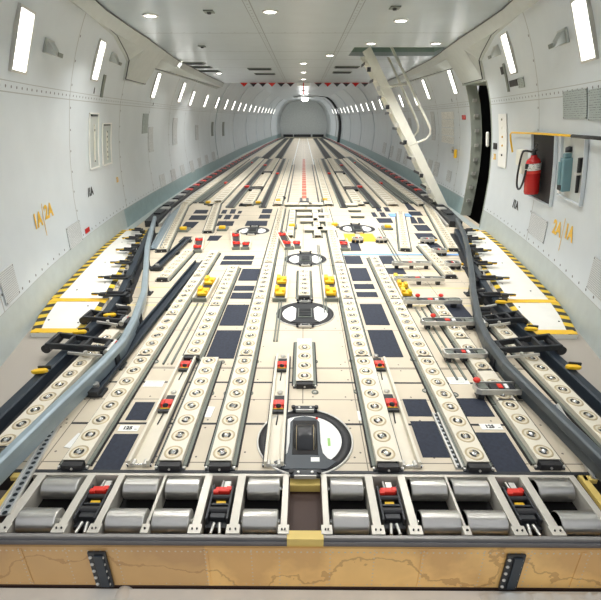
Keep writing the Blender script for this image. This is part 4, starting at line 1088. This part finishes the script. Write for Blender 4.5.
for i in range(14):
    px = 244 + i * 9.3
    if 297 < px < 312: continue
    x, y = F(px, 86, 2.62); x = x * 14.7 / y; n += 1
    t = thing('hanging_tag', 'small dark red triangular tag hanging in a row from the ceiling edge', 'tag', (x, 14.72, 2.64), 0, 'tags along the ceiling edge')
    b = MB(); b.add([(-.11, -.01, 0), (.11, -.01, 0), (0, -.01, -.10), (-.11, .01, 0), (.11, .01, 0), (0, .01, -.10)], [(0, 2, 1), (3, 4, 5), (0, 1, 4, 3), (1, 2, 5, 4), (2, 0, 3, 5)], M['char'] if i % 3 else M['fire']); b.build('tag_flap', t)
    b = MB(); b.box(-.13, .13, -.012, .012, 0, .012, M['fire']); b.build('tag_bar', t)
t = thing('centre_marker', 'white centre marker with a thin red stem hanging at the ceiling edge', 'marker', (0, 14.68, 2.62))
b = MB(); b.box(-.2, .2, -.01, .01, -.06, .03, M['white']); b.build('marker_plate', t)
b = MB(); b.box(-.015, .015, -.014, -.006, -.30, .12, M['red']); b.build('marker_stem', t)
# ceiling slot vents
for k, (x0, x1, py, wh) in enumerate(((247, 271, 68, 'left, nearer'), (254, 275, 73, 'left, farther'), (335, 360, 66, 'right, nearer'), (333, 352, 71.5, 'right, farther'), (183, 203, 62, 'far left, first'), (190, 210, 66, 'far left, second'), (196, 218, 70, 'far left, third'))):
    a = F(x0, py, CZ); c = F(x1, py, CZ)
    b = MB(); b.box(a[0], c[0], a[1], a[1] + .35, CZ - .012, CZ - .001, M['traygrey'])
    for q in range(3): b.box(a[0] + .02, c[0] - .02, a[1] + .05 + q * .1, a[1] + .08 + q * .1, CZ - .020, CZ - .012, M['char'])
    tag(b.build('ceiling_vent'), 'grey slotted ceiling vent, ' + wh, 'vent')
for k, (px, py, wh) in enumerate(((209, 11, 'left, nearer'), (202, 46, 'left, farther'), (395, 7, 'right, nearer'))):
    x, y = F(px, py, CZ); b = MB(); b.box(x - .05, x + .05, y - .06, y + .06, CZ - .012, CZ - .001, M['traygrey']); b.lathe([(0, -.03), (.02, -.028), (.025, -.012)], M['char'], Matrix.Translation((x, y, CZ)), 12, cap=False); tag(b.build('smoke_detector'), 'small dark ceiling sensor ' + wh, 'sensor')

# ================================================================== WALL FITTINGS
def wrect(px0, py0, px1, py1, side):
    xm, ym = (px0 + px1) / 2, (py0 + py1) / 2
    p = G(xm, ym, side); w = (G(px1, ym, side) - G(px0, ym, side)).length; h = (G(xm, py0, side) - G(xm, py1, side)).length
    return p, w, h
WRAP = []
def wthing(name, label, cat, p, side, group=None, lift=.005): 
    t = thing(name, label, cat, group=group, T=wmat(p, side, lift)); WRAP.append((t, p.copy(), side)); return t
def wall_lamp(p, side, w, h, label, e=1.0):
    t = wthing('wall_light', label, 'wall light', p, side, 'lit wall lights')
    b = MB()
    for a in ((-w / 2 - .02, -w / 2, -h / 2 - .02, h / 2 + .02), (w / 2, w / 2 + .02, -h / 2 - .02, h / 2 + .02), (-w / 2, w / 2, -h / 2 - .02, -h / 2), (-w / 2, w / 2, h / 2, h / 2 + .02)): b.box(a[0], a[1], a[2], a[3], -.01, .022, M['alu'])
    b.build('light_frame', t)
    b = MB(); b.box(-w / 2, w / 2, -h / 2, h / 2, -.01, .014, M['lampw']); b.build('light_panel', t)
    T = wmat(p, side, .05) @ Matrix.Rotation(PI, 4, 'X')
    area('wall_light_lamp', T, w, h, WALL_LAMP_W * e)
ll = [(20, 40, 10, 33, 14, 66), (97, 60, 92, 103, 43, 78), (155, 85, 152.5, 158.5, 74, 94), (181, 92, 178.5, 183.5, 84, 100)]
zs_ = []; 
for k, (cx, cy_, x0, x1, y0, y1) in enumerate(ll):
    p = G(cx, cy_, -1); zs_.append((round(p.y, 2), round(p.z, 2)))
    w, h = (.26 if k == 0 else .20), .42
    wall_lamp(p, -1, w, h, 'bright rectangular wall light on the left, %s from the camera' % ['first', 'second', 'third', 'fourth'][k])
for k, (cx, cy_) in enumerate(((587, 28), (510.5, 53), (453.5, 81), (427, 89))):
    p = G(cx, cy_, 1); zs_.append((round(p.y, 2), round(p.z, 2)))
    wall_lamp(p, 1, .26 if k == 0 else .20, .42, 'bright rectangular wall light on the right, %s from the camera' % ['first', 'second', 'third', 'fourth'][k])
print('LAMPS', zs_)
for s, sn in ((-1, 'left'), (1, 'right')):
    for k in range(15):
        y = 12.0 + k * 1.75 ; z = 2.12
        p = Vector((s * Wp(y, z), y, z)); wall_lamp(p, s, .20, .34, 'small distant wall light in the receding row on the %s wall' % sn, 1.6)
    wp_ = Vector((s * Wp(1.9, 2.2), 1.9, 2.2)); wall_lamp(wp_, s, .15, .44, 'rectangular wall light by the nose on the %s, outside the picture' % sn)
# speaker-like boxes
def spk(px, py, side, label):
    p = G(px, py, side); t = wthing('wall_speaker', label, 'speaker', p, side)
    b = MB(); b.box(-.09, .09, -.06, .06, 0, .02, M['cover']); b.add([(-.08, -.05, .02), (.08, -.05, .02), (.08, .05, .02), (-.08, .05, .02), (-.07, -.05, .11), (.07, -.05, .11), (.07, .01, .06), (-.07, .01, .06)], [(3, 2, 1, 0), (4, 5, 6, 7), (0, 1, 5, 4), (1, 2, 6, 5), (2, 3, 7, 6), (3, 0, 4, 7)], M['cover']); b.build('speaker_housing', t, bevel=.004)
    b = MB(); b.box(-.055, .055, -.045, -.01, .105, .112, M['traygrey']); b.build('speaker_grille', t)
spk(47, 46, -1, 'angled grey box on the left wall beside the nearest light'); spk(112, 57, -1, 'angled grey box on the left wall beside the second light')
spk(565, 36, 1, 'angled grey box on the right wall beside the nearest light'); spk(498, 50, 1, 'angled grey box on the right wall beside the second light')
def plate(px0, py0, px1, py1, side, m, name, label, cat, group=None, d=.006, frame=True, lift=0.0):
    p, w, h = wrect(px0, py0, px1, py1, side); t = wthing(name, label, cat, p, side, group, .004 + lift)
    b = MB(); b.box(-w / 2, w / 2, -h / 2, h / 2, 0, d, M[m]); b.build('plate_face', t)
    if frame:
        b = MB()
        for i in (-1, 1):
            for j in (-1, 1): b.lathe([(.005, 0), (.005, .002), (0, .003)], M['ink'], Matrix.Translation((i * (w / 2 - .012), j * (h / 2 - .012), d)), 8)
        b.build('screws', t)
    return t, w, h
plate(564, 90, 588, 119, 1, 'placard', 'information_placard', 'grey printed placard on the right wall, the left of two', 'placard')
plate(590, 88, 612, 121, 1, 'placard', 'information_placard', 'grey printed placard on the right wall at the picture edge', 'placard')
plate(510, 80, 518, 86, 1, 'ink', 'black_label', 'small black label under the right second wall light', 'label', frame=False)
plate(519, 78, 525, 87, 1, 'placard', 'small_placard', 'small grey placard beside the black label on the right wall', 'placard')
plate(501, 67, 504, 74, 1, 'ink', 'stencil_mark', 'tiny dark stencil marks left of the right second wall light', 'marking', frame=False, d=.001)
plate(506, 65, 508, 90, 1, 'traygrey', 'wall_slot', 'thin dark vertical slot under the right second wall light', 'slot', frame=False)
plate(0, 268, 16, 300, -1, 'grille', 'wall_grille', 'perforated grille on the left wall at the picture edge', 'grille')
plate(67, 224, 81, 245, -1, 'grille', 'wall_grille', 'perforated grille low on the left wall above the striped platform', 'grille')
plate(530, 217, 547, 238, 1, 'grille', 'wall_grille', 'perforated grille low on the right wall above the striped platform', 'grille')
plate(590, 263, 612, 297, 1, 'grille', 'wall_grille', 'perforated grille on the right wall at the picture edge', 'grille')
plate(462.5, 115, 466, 119.5, 1, 'fire', 'red_placard', 'small red square placard on the right wall before the door opening', 'placard', frame=False)
plate(84.5, 228, 89, 232.5, -1, 'fire', 'red_placard', 'small red square on the left wall beside the grille', 'placard', frame=False)
for k, x in enumerate((444, 444, 444, 444)):
    pass
for k in range(4):
    plate(442, 112 + k * 8, 454, 119 + k * 8, 1, 'paper', 'printed_notice', 'white printed notice on the right wall aft of the door, row %s from the top' % ['one', 'two', 'three', 'four'][k], 'notice', frame=False)
plate(142, 114, 147.5, 133, -1, 'placard', 'small_placard', 'grey placard high on the left wall past the cover', 'placard')
plate(148, 127, 152.5, 152, -1, 'grille', 'wall_grille', 'narrow tall grille on the left wall past the cover', 'grille')
for k, (x0, y0, x1, y1) in enumerate(((159.5, 175, 165, 186), (171, 170, 175.5, 180), (180.5, 166, 184.5, 175), (190, 162, 193.5, 171), (198, 159, 201, 167), (205, 156, 208, 163), (212, 153, 215, 160))):
    plate(x0, y0, x1, y1, -1, 'grille', 'wall_vent', 'small grey vent low on the left wall, in the receding row', 'vent', 'left row of low vents', frame=False)
for k, (x0, y0, x1, y1) in enumerate(((447, 171, 451.5, 181), (434, 163, 439, 175), (428, 161, 432, 172), (422, 159, 426, 170), (404, 153, 408, 163), (397, 150, 401, 160), (390, 147, 393, 156), (383, 144, 386, 152))):
    plate(x0, y0, x1, y1, 1, 'grille', 'wall_vent', 'small grey vent low on the right wall, in the receding row', 'vent', 'right row of low vents', frame=False)
for k, (x0, y0, x1, y1, s, mm) in enumerate(((172, 118, 176.5, 145, -1, 'grille'), (195, 125, 198, 140, -1, 'grille'), (211, 122, 213, 136, -1, 'traygrey'), (222, 122, 224, 136, -1, 'traygrey'), (432, 112, 435.5, 140, 1, 'grille'), (409, 118, 412, 136, 1, 'grille'), (398, 120, 400, 135, 1, 'traygrey'))):
    plate(x0, y0, x1, y1, s, mm, 'wall_slot', 'narrow tall grey slot on the %s wall, in the middle distance' % ('left' if s < 0 else 'right'), 'slot', '%s row of tall slots' % ('left' if s < 0 else 'right'), frame=False)
# recessed pull panels on the left wall
for (x0, y0, x1, y1, wh, det) in ((88, 113, 97, 169, 'left of two', 0), (101, 123, 110, 165, 'right of two', 1)):
    p, w, h = wrect(x0, y0, x1, y1, -1); t = wthing('recessed_wall_panel', 'pale framed narrow panel on the left wall, the ' + wh, 'panel', p, -1)
    b = MB()
    for a in ((-w / 2, -w / 2 + .012, -h / 2, h / 2), (w / 2 - .012, w / 2, -h / 2, h / 2), (-w / 2, w / 2, -h / 2, -h / 2 + .015), (-w / 2, w / 2, h / 2 - .015, h / 2)): b.box(*a, 0, .016, M['white'])
    b.build('panel_frame', t)
    b = MB(); b.box(-w / 2 + .01, w / 2 - .01, -h / 2 + .01, h / 2 - .01, 0, .004, M['cover']); b.build('panel_back', t)
    b = MB(); b.box(-.008, .008, -h * .38, h * .30, .004, .02, M['cream'])
    for q in (-.36, .2) if not det else (-.3, -.18, -.06, .06, .18, .3): b.box(-.016, .0, h * q - .012, h * q + .012, .02, .024, M['char'])
    b.box(-w * .3, w * .3, h * .44, h * .47, .004, .02, M['char']); b.build('pull_strap', t)
# wall stencils
def stencil(px, py, side, s_, size, m, name, label, cat='stencil', rot=0):
    p = G(px, py, side); t = wthing(name, label, cat, p, side, None, .004)
    text_mesh(s_, size, M[m], 'lettering', t, Matrix.Rotation(rot, 4, 'Z')); return t
def loc_size(px, py, side, hpx):
    return (G(px, py - hpx / 2, side) - G(px, py + hpx / 2, side)).length
for side, L_, R_, px, py, wh in ((-1, '1A', '2A', 42.5, 216, 'left'), (1, '2A', '1A', 563.5, 231, 'right')):
    p = G(px, py, side); h = loc_size(px, py, side, 15); t = wthing('station_stencil', 'yellow-orange stencil reading %s %s on the %s wall' % (L_, R_, wh), 'stencil', p, side, None, .004)
    text_mesh(L_, h * 1.25, M['orange'], 'lettering', t, Matrix.Translation((-h * 1.0, -h * .1, 0)))
    text_mesh(R_, h * 1.25, M['orange'], 'lettering', t, Matrix.Translation((h * 1.0, h * .1, 0)))
    b = MB(); b.box(-.005, .005, -h * 1.3, h * .8, 0, .001, M['orange']); b.build('divider_line', t)
stencil(117, 180, -1, '33', .10, 'orange', 'small_station_stencil', 'small orange stencil low on the left wall past the narrow panels')
stencil(495, 157, 1, '33', .11, 'orange', 'small_station_stencil', 'small orange stencil on the right wall beside the door opening')
for k, (px, py, s, z, wh) in enumerate(((90, 192, -1, .14, 'left wall under the narrow panels'), (94, 90, -1, .07, 'left wall under the second light'), (153, 104, -1, .06, 'left wall under the third light'), (516, 205, 1, .14, 'right wall below the pale box'), (452, 100, 1, .06, 'right wall under the third light'))):
    stencil(px, py, s, '/1A' if k in (0, 3) else '||', z, 'ink', 'black_stencil', 'small black hand-drawn mark on the ' + wh, 'marking')
plate(101, 76, 103.5, 96, -1, 'traygrey', 'wall_slot', 'thin dark vertical slot under the left second wall light', 'slot', frame=False)
# red/yellow handle by door
p = G(458, 153, 1); t = wthing('pull_grip_lever', 'yellow pull handle on a grey arm on the right wall', 'handle', p, 1)
b = MB(); b.box(-.03, .03, -.09, .07, .02, .07, M['yellow']); b.build('grip', t, bevel=.012)
b = MB(); b.bar((-.02, 0, .03), (-.30, .04, .03), .02, .02, M['traygrey']); b.box(-.33, -.29, -.02, .10, 0, .04, M['alu']); b.build('arm', t)
# control panel right of door
p, w, h = wrect(500, 114, 508, 168, 1); t = wthing('control_panel', 'tall narrow white control panel with small amber lamps right of the door opening', 'control panel', p, 1)
b = MB(); b.box(-w / 2, w / 2, -h / 2, h / 2, 0, .012, M['white']); b.build('panel_body', t, bevel=.003)
for k, (q, mm) in enumerate(((.40, 'traygrey'), (.25, 'cream'), (.08, 'orange'), (-.08, 'orange'), (-.26, 'ink'))):
    b = MB(); b.lathe([(.014, .012), (.014, .022), (0, .028)], M[mm], Matrix.Translation((0, h * q, 0)), 14); b.build('knob', t)
plate(494, 143, 497.5, 149, 1, 'ink', 'black_switch_plate', 'small black switch plate between the door opening and the control panel', 'switch', frame=False)
b = None
p = G(489.5, 139, 1); t = wthing('door_bumper', 'rounded white bumper on the edge of the door opening', 'bumper', p, 1)
b = MB(); b.box(-.035, .035, -.11, .11, 0, .04, M['white']); b.build('bumper_pad', t, bevel=.02)
# yellow pipe
def wp3(px, py, side, lift): q = G(px, py, side); t_, u_, n_ = wframe(q, side); return q + n_ * lift
t = thing('yellow_pipe', 'yellow pipe with black end running across the right wall above the extinguisher', 'pipe', wp3(515, 151, 1, .03))
o2 = Vector(t.location)
b = MB(); b.tube([wp3(515, 152, 1, .03) - o2, wp3(515, 140, 1, .05) - o2, wp3(515, 133.5, 1, .055) - o2, wp3(517, 131.5, 1, .06) - o2, wp3(548, 132.5, 1, .06) - o2, wp3(580, 134.5, 1, .06) - o2], .011, M['yellow'], 12); b.build('yellow_tube', t)
b = MB(); b.tube([wp3(580, 134.5, 1, .06) - o2, wp3(615, 137, 1, .06) - o2], .014, M['ink'], 12); b.build('black_sleeve', t)
# recesses
def recess(px0, py0, px1, py1, m, label):
    p, w, h = wrect(px0, py0, px1, py1, 1); t = wthing('wall_recess_box', label, 'recess', p, 1, None, .004)
    b = MB(); b.box(-w / 2, w / 2, -h / 2, h / 2, 0, .004, M[m]); b.build('recess_back', t)
    b = MB()
    for a in ((-w / 2 - .012, -w / 2, -h / 2, h / 2), (w / 2, w / 2 + .012, -h / 2, h / 2), (-w / 2 - .012, w / 2 + .012, -h / 2 - .012, -h / 2), (-w / 2 - .012, w / 2 + .012, h / 2, h / 2 + .012)): b.box(*a, 0, .03, M['wall'])
    b.build('recess_rim', t)
    return p, w, h
recess(533, 134, 556, 201, 'well', 'shallow black wall recess behind the red fire extinguisher')
recess(563, 138, 587, 200, 'cover', 'shallow pale wall recess behind the teal device')
p = G(525, 158, 1); t = wthing('wall_equipment_box', 'pale cream plastic box on the wall left of the fire extinguisher', 'box', p, 1)
w_ = loc_size(525, 158, 1, 15)
b = MB(); b.box(-.10, .10, -.08, w_ * .6, -.01, .07, M['cream']); b.box(-.07, .06, -.18, -.08, -.01, .05, M['cream']); b.build('box_body', t, bevel=.014)
b = MB(); b.box(-.06, .07, w_ * .5 - .012, w_ * .5 + .004, .01, .06, M['alu']); b.box(.09, .098, -.02, w_ * .4, .02, .05, M['alu']); b.build('box_clasp', t)
# extinguisher
p = G(543, 168, 1); H = loc_size(543, 168, 1, 46); t = wthing('fire_extinguisher', 'red fire extinguisher with black hose hanging on the right wall', 'fire extinguisher', p, 1, None, .10)
T = Matrix.Rotation(-PI / 2, 4, 'X')   # local up = wall up
r = .076
b = MB(); b.lathe([(0, -H * .55), (r * .9, -H * .55), (r, -H * .50), (r, H * .12), (r * .85, H * .20), (r * .42, H * .26), (r * .42, H * .30), (0, H * .30)], M['fire'], Matrix.Rotation(-PI / 2, 4, 'X'), 28); b.build('cylinder', t)
b = MB(); b.lathe([(r + .001, -H * .02), (r + .001, H * .13)], M['paper'], Matrix.Rotation(-PI / 2, 4, 'X'), 28, cap=False); b.build('printed_label', t)
b = MB(); b.lathe([(r + .003, -H * .09), (r + .006, -H * .06), (r + .003, -H * .03)], M['red'], Matrix.Rotation(-PI / 2, 4, 'X'), 28, cap=False); b.box(-r - .03, -r, -H * .09, -H * .04, -.01, .02, M['red']); b.build('strap', t)
b = MB(); b.cyl((0, H * .30, 0), (0, H * .40, 0), .018, M['char'], 14); b.box(-.02, .075, H * .40, H * .43, -.014, .014, M['char']); b.bar((-.01, H * .44, 0), (.08, H * .54, 0), .02, .012, M['char'], up=(0, 0, 1)); b.build('valve_handle', t, bevel=.002)
b = MB()
pts = [(0, H * .38), (-.05, H * .40), (-.12, H * .26), (-.18, -.0), (-.215, -H * .25), (-.20, -H * .42), (-.13, -H * .47), (-.05, -H * .38), (.03, -H * .18), (.08, .02)]
sm = []
for i in range(len(pts) - 1):
    p0, p1, p2, p3 = pts[max(0, i - 1)], pts[i], pts[i + 1], pts[min(len(pts) - 1, i + 2)]
    for k in range(5):
        u = k / 5; f_ = lambda a, b_, c, d: .5 * (2 * b_ + (c - a) * u + (2 * a - 5 * b_ + 4 * c - d) * u * u + (3 * b_ - a - 3 * c + d) * u ** 3)
        sm.append((f_(p0[0], p1[0], p2[0], p3[0]), f_(p0[1], p1[1], p2[1], p3[1]), .092 if i > 0 else .02 + .072 * u))
b.tube(sm, .011, M['black'], 10); b.build('hose', t)
b = MB(); b.cyl((.08, .02, .092), (.085, .07, .088), .014, M['black'], 12, .018); b.build('nozzle', t)
# teal device
p = G(572, 170, 1); H = loc_size(572, 170, 1, 46); t = wthing('teal_wall_device', 'teal-grey tall device strapped in the right-hand wall recess', 'device', p, 1, None, .04)
b = MB(); b.box(-.05, .05, -H * .45, H * .28, -.03, .05, M['tealdev']); b.box(-.03, .03, H * .28, H * .38, -.02, .04, M['tealdev']); b.cyl((-.02, -H * .3, .05), (-.02, H * .2, .05), .02, M['tealdev'], 14); b.build('device_body', t, bevel=.01)
b = MB(); b.lathe([(.0, 0), (.03, 0), (.03, .04), (0, .05)], M['char'], Matrix.Translation((0, H * .40, 0)) @ Matrix.Rotation(-PI / 2, 4, 'X'), 16); b.box(-.055, .03, -H * .42, -H * .30, .05, .056, M['ink']); b.box(-.055, .0, -H * .5, -H * .44, .03, .05, M['white']); b.build('device_cap', t)
p = G(583, 172, 1); t = wthing('black_torch', 'slim black torch clipped beside the teal device', 'torch', p, 1, None, .035)
b = MB(); b.cyl((0, -H * .42, 0), (.02, H * .30, 0), .014, M['black'], 14, .019); b.build('torch_body', t)
b = MB(); b.box(-.025, .03, -.02, .0, -.02, .024, M['alu']); b.build('clip', t)
# ================================================================== FLOOR LABELS
def flabel(px, py, w, h, label, s_=None, rot=0.0):
    x, y = F(px, py); t = thing('floor_label', label, 'label', (x, y, .001), rot)
    b = MB(); b.box(-w / 2, w / 2, -h / 2, h / 2, 0, .002, M['white']); b.build('label_card', t)
    if not s_ and w > .1:
        b = MB()
        for q in range(4): b.box(-w * .38, w * (.38 - .12 * (q % 2)), h * (.30 - q * .19), h * (.34 - q * .19), .002, .0026, M['placard'])
        b.build('printed_lines', t)
    if s_:
        text_mesh(s_, h * .72, M['ink'], 'lettering', t, Matrix.Translation((-w * .06, 0, .003)))
        b = MB(); 
        b.box(w * .30, w * .42, -h * .22, -h * .17, .002, .003, M['ink'])
        b.build('small_print', t)
flabel(129, 428.5, .115, .05, 'white floor label reading 125 on the left between the dark pads', '125')
flabel(491, 427, .125, .05, 'white floor label reading 125 on the right between the dark pads', '125')
flabel(76, 441, .06, .115, 'small white printed label on the floor beside the third left tray', rot=-.2)
flabel(154, 384, .13, .07, 'white floor label on the left behind the front dark pad')
flabel(209, 412, .05, .10, 'small white label on the floor between two left trays', rot=-.1)
flabel(361, 416, .04, .09, 'small white label right of the large round plate')
flabel(458, 381, .14, .08, 'white floor label on the right before the nearest restraint box')
if 0: print('DOOR', [ (round(G(x, y, 1).y, 2), round(G(x, y, 1).z, 2)) for x, y in ((467, 150), (490, 150), (485, 86), (465, 200))])
# seat every wall fitting on the curved wall panel
def kids(o):
    for c in bpy.data.objects:
        if c.parent == o: yield c; yield from kids(c)
for t, p, side in WRAP:
    if t.name.split('.')[0] in ('fire_extinguisher', 'black_torch', 'teal_wall_device', 'wall_speaker', 'wall_light', 'pull_grip_lever'): continue
    T = wmat(p, side, 0); Ti = t.matrix_world.inverted() if False else wmat(p, side, .004).inverted(); n = T.to_3x3() @ Vector((0, 0, 1))
    for c in kids(t):
        if c.type != 'MESH': continue
        import bmesh
        bm = bmesh.new(); bm.from_mesh(c.data)
        if 'lettering' not in c.name and c.name.split('.')[0] in ('plate_face', 'panel_frame', 'panel_back', 'recess_back', 'recess_rim', 'panel_body', 'divider_line'):
            for _ in range(3):
                es = [e for e in bm.edges if abs(e.verts[0].co.y - e.verts[1].co.y) > .07]
                if es: bmesh.ops.subdivide_edges(bm, edges=es, cuts=1, use_grid_fill=True)
        bm.to_mesh(c.data); bm.free()
        L = c.matrix_local.copy(); Li = L.inverted()
        for v in c.data.vertices:
            q = L @ v.co; w0 = T @ Vector((q.x, q.y, 0))
            z = w0.z; y = w0.y
            wp_ = Vector((side * Wp(y, z), y, z)) + n * (.004 + q.z)
            v.co = Li @ (Ti @ wp_)
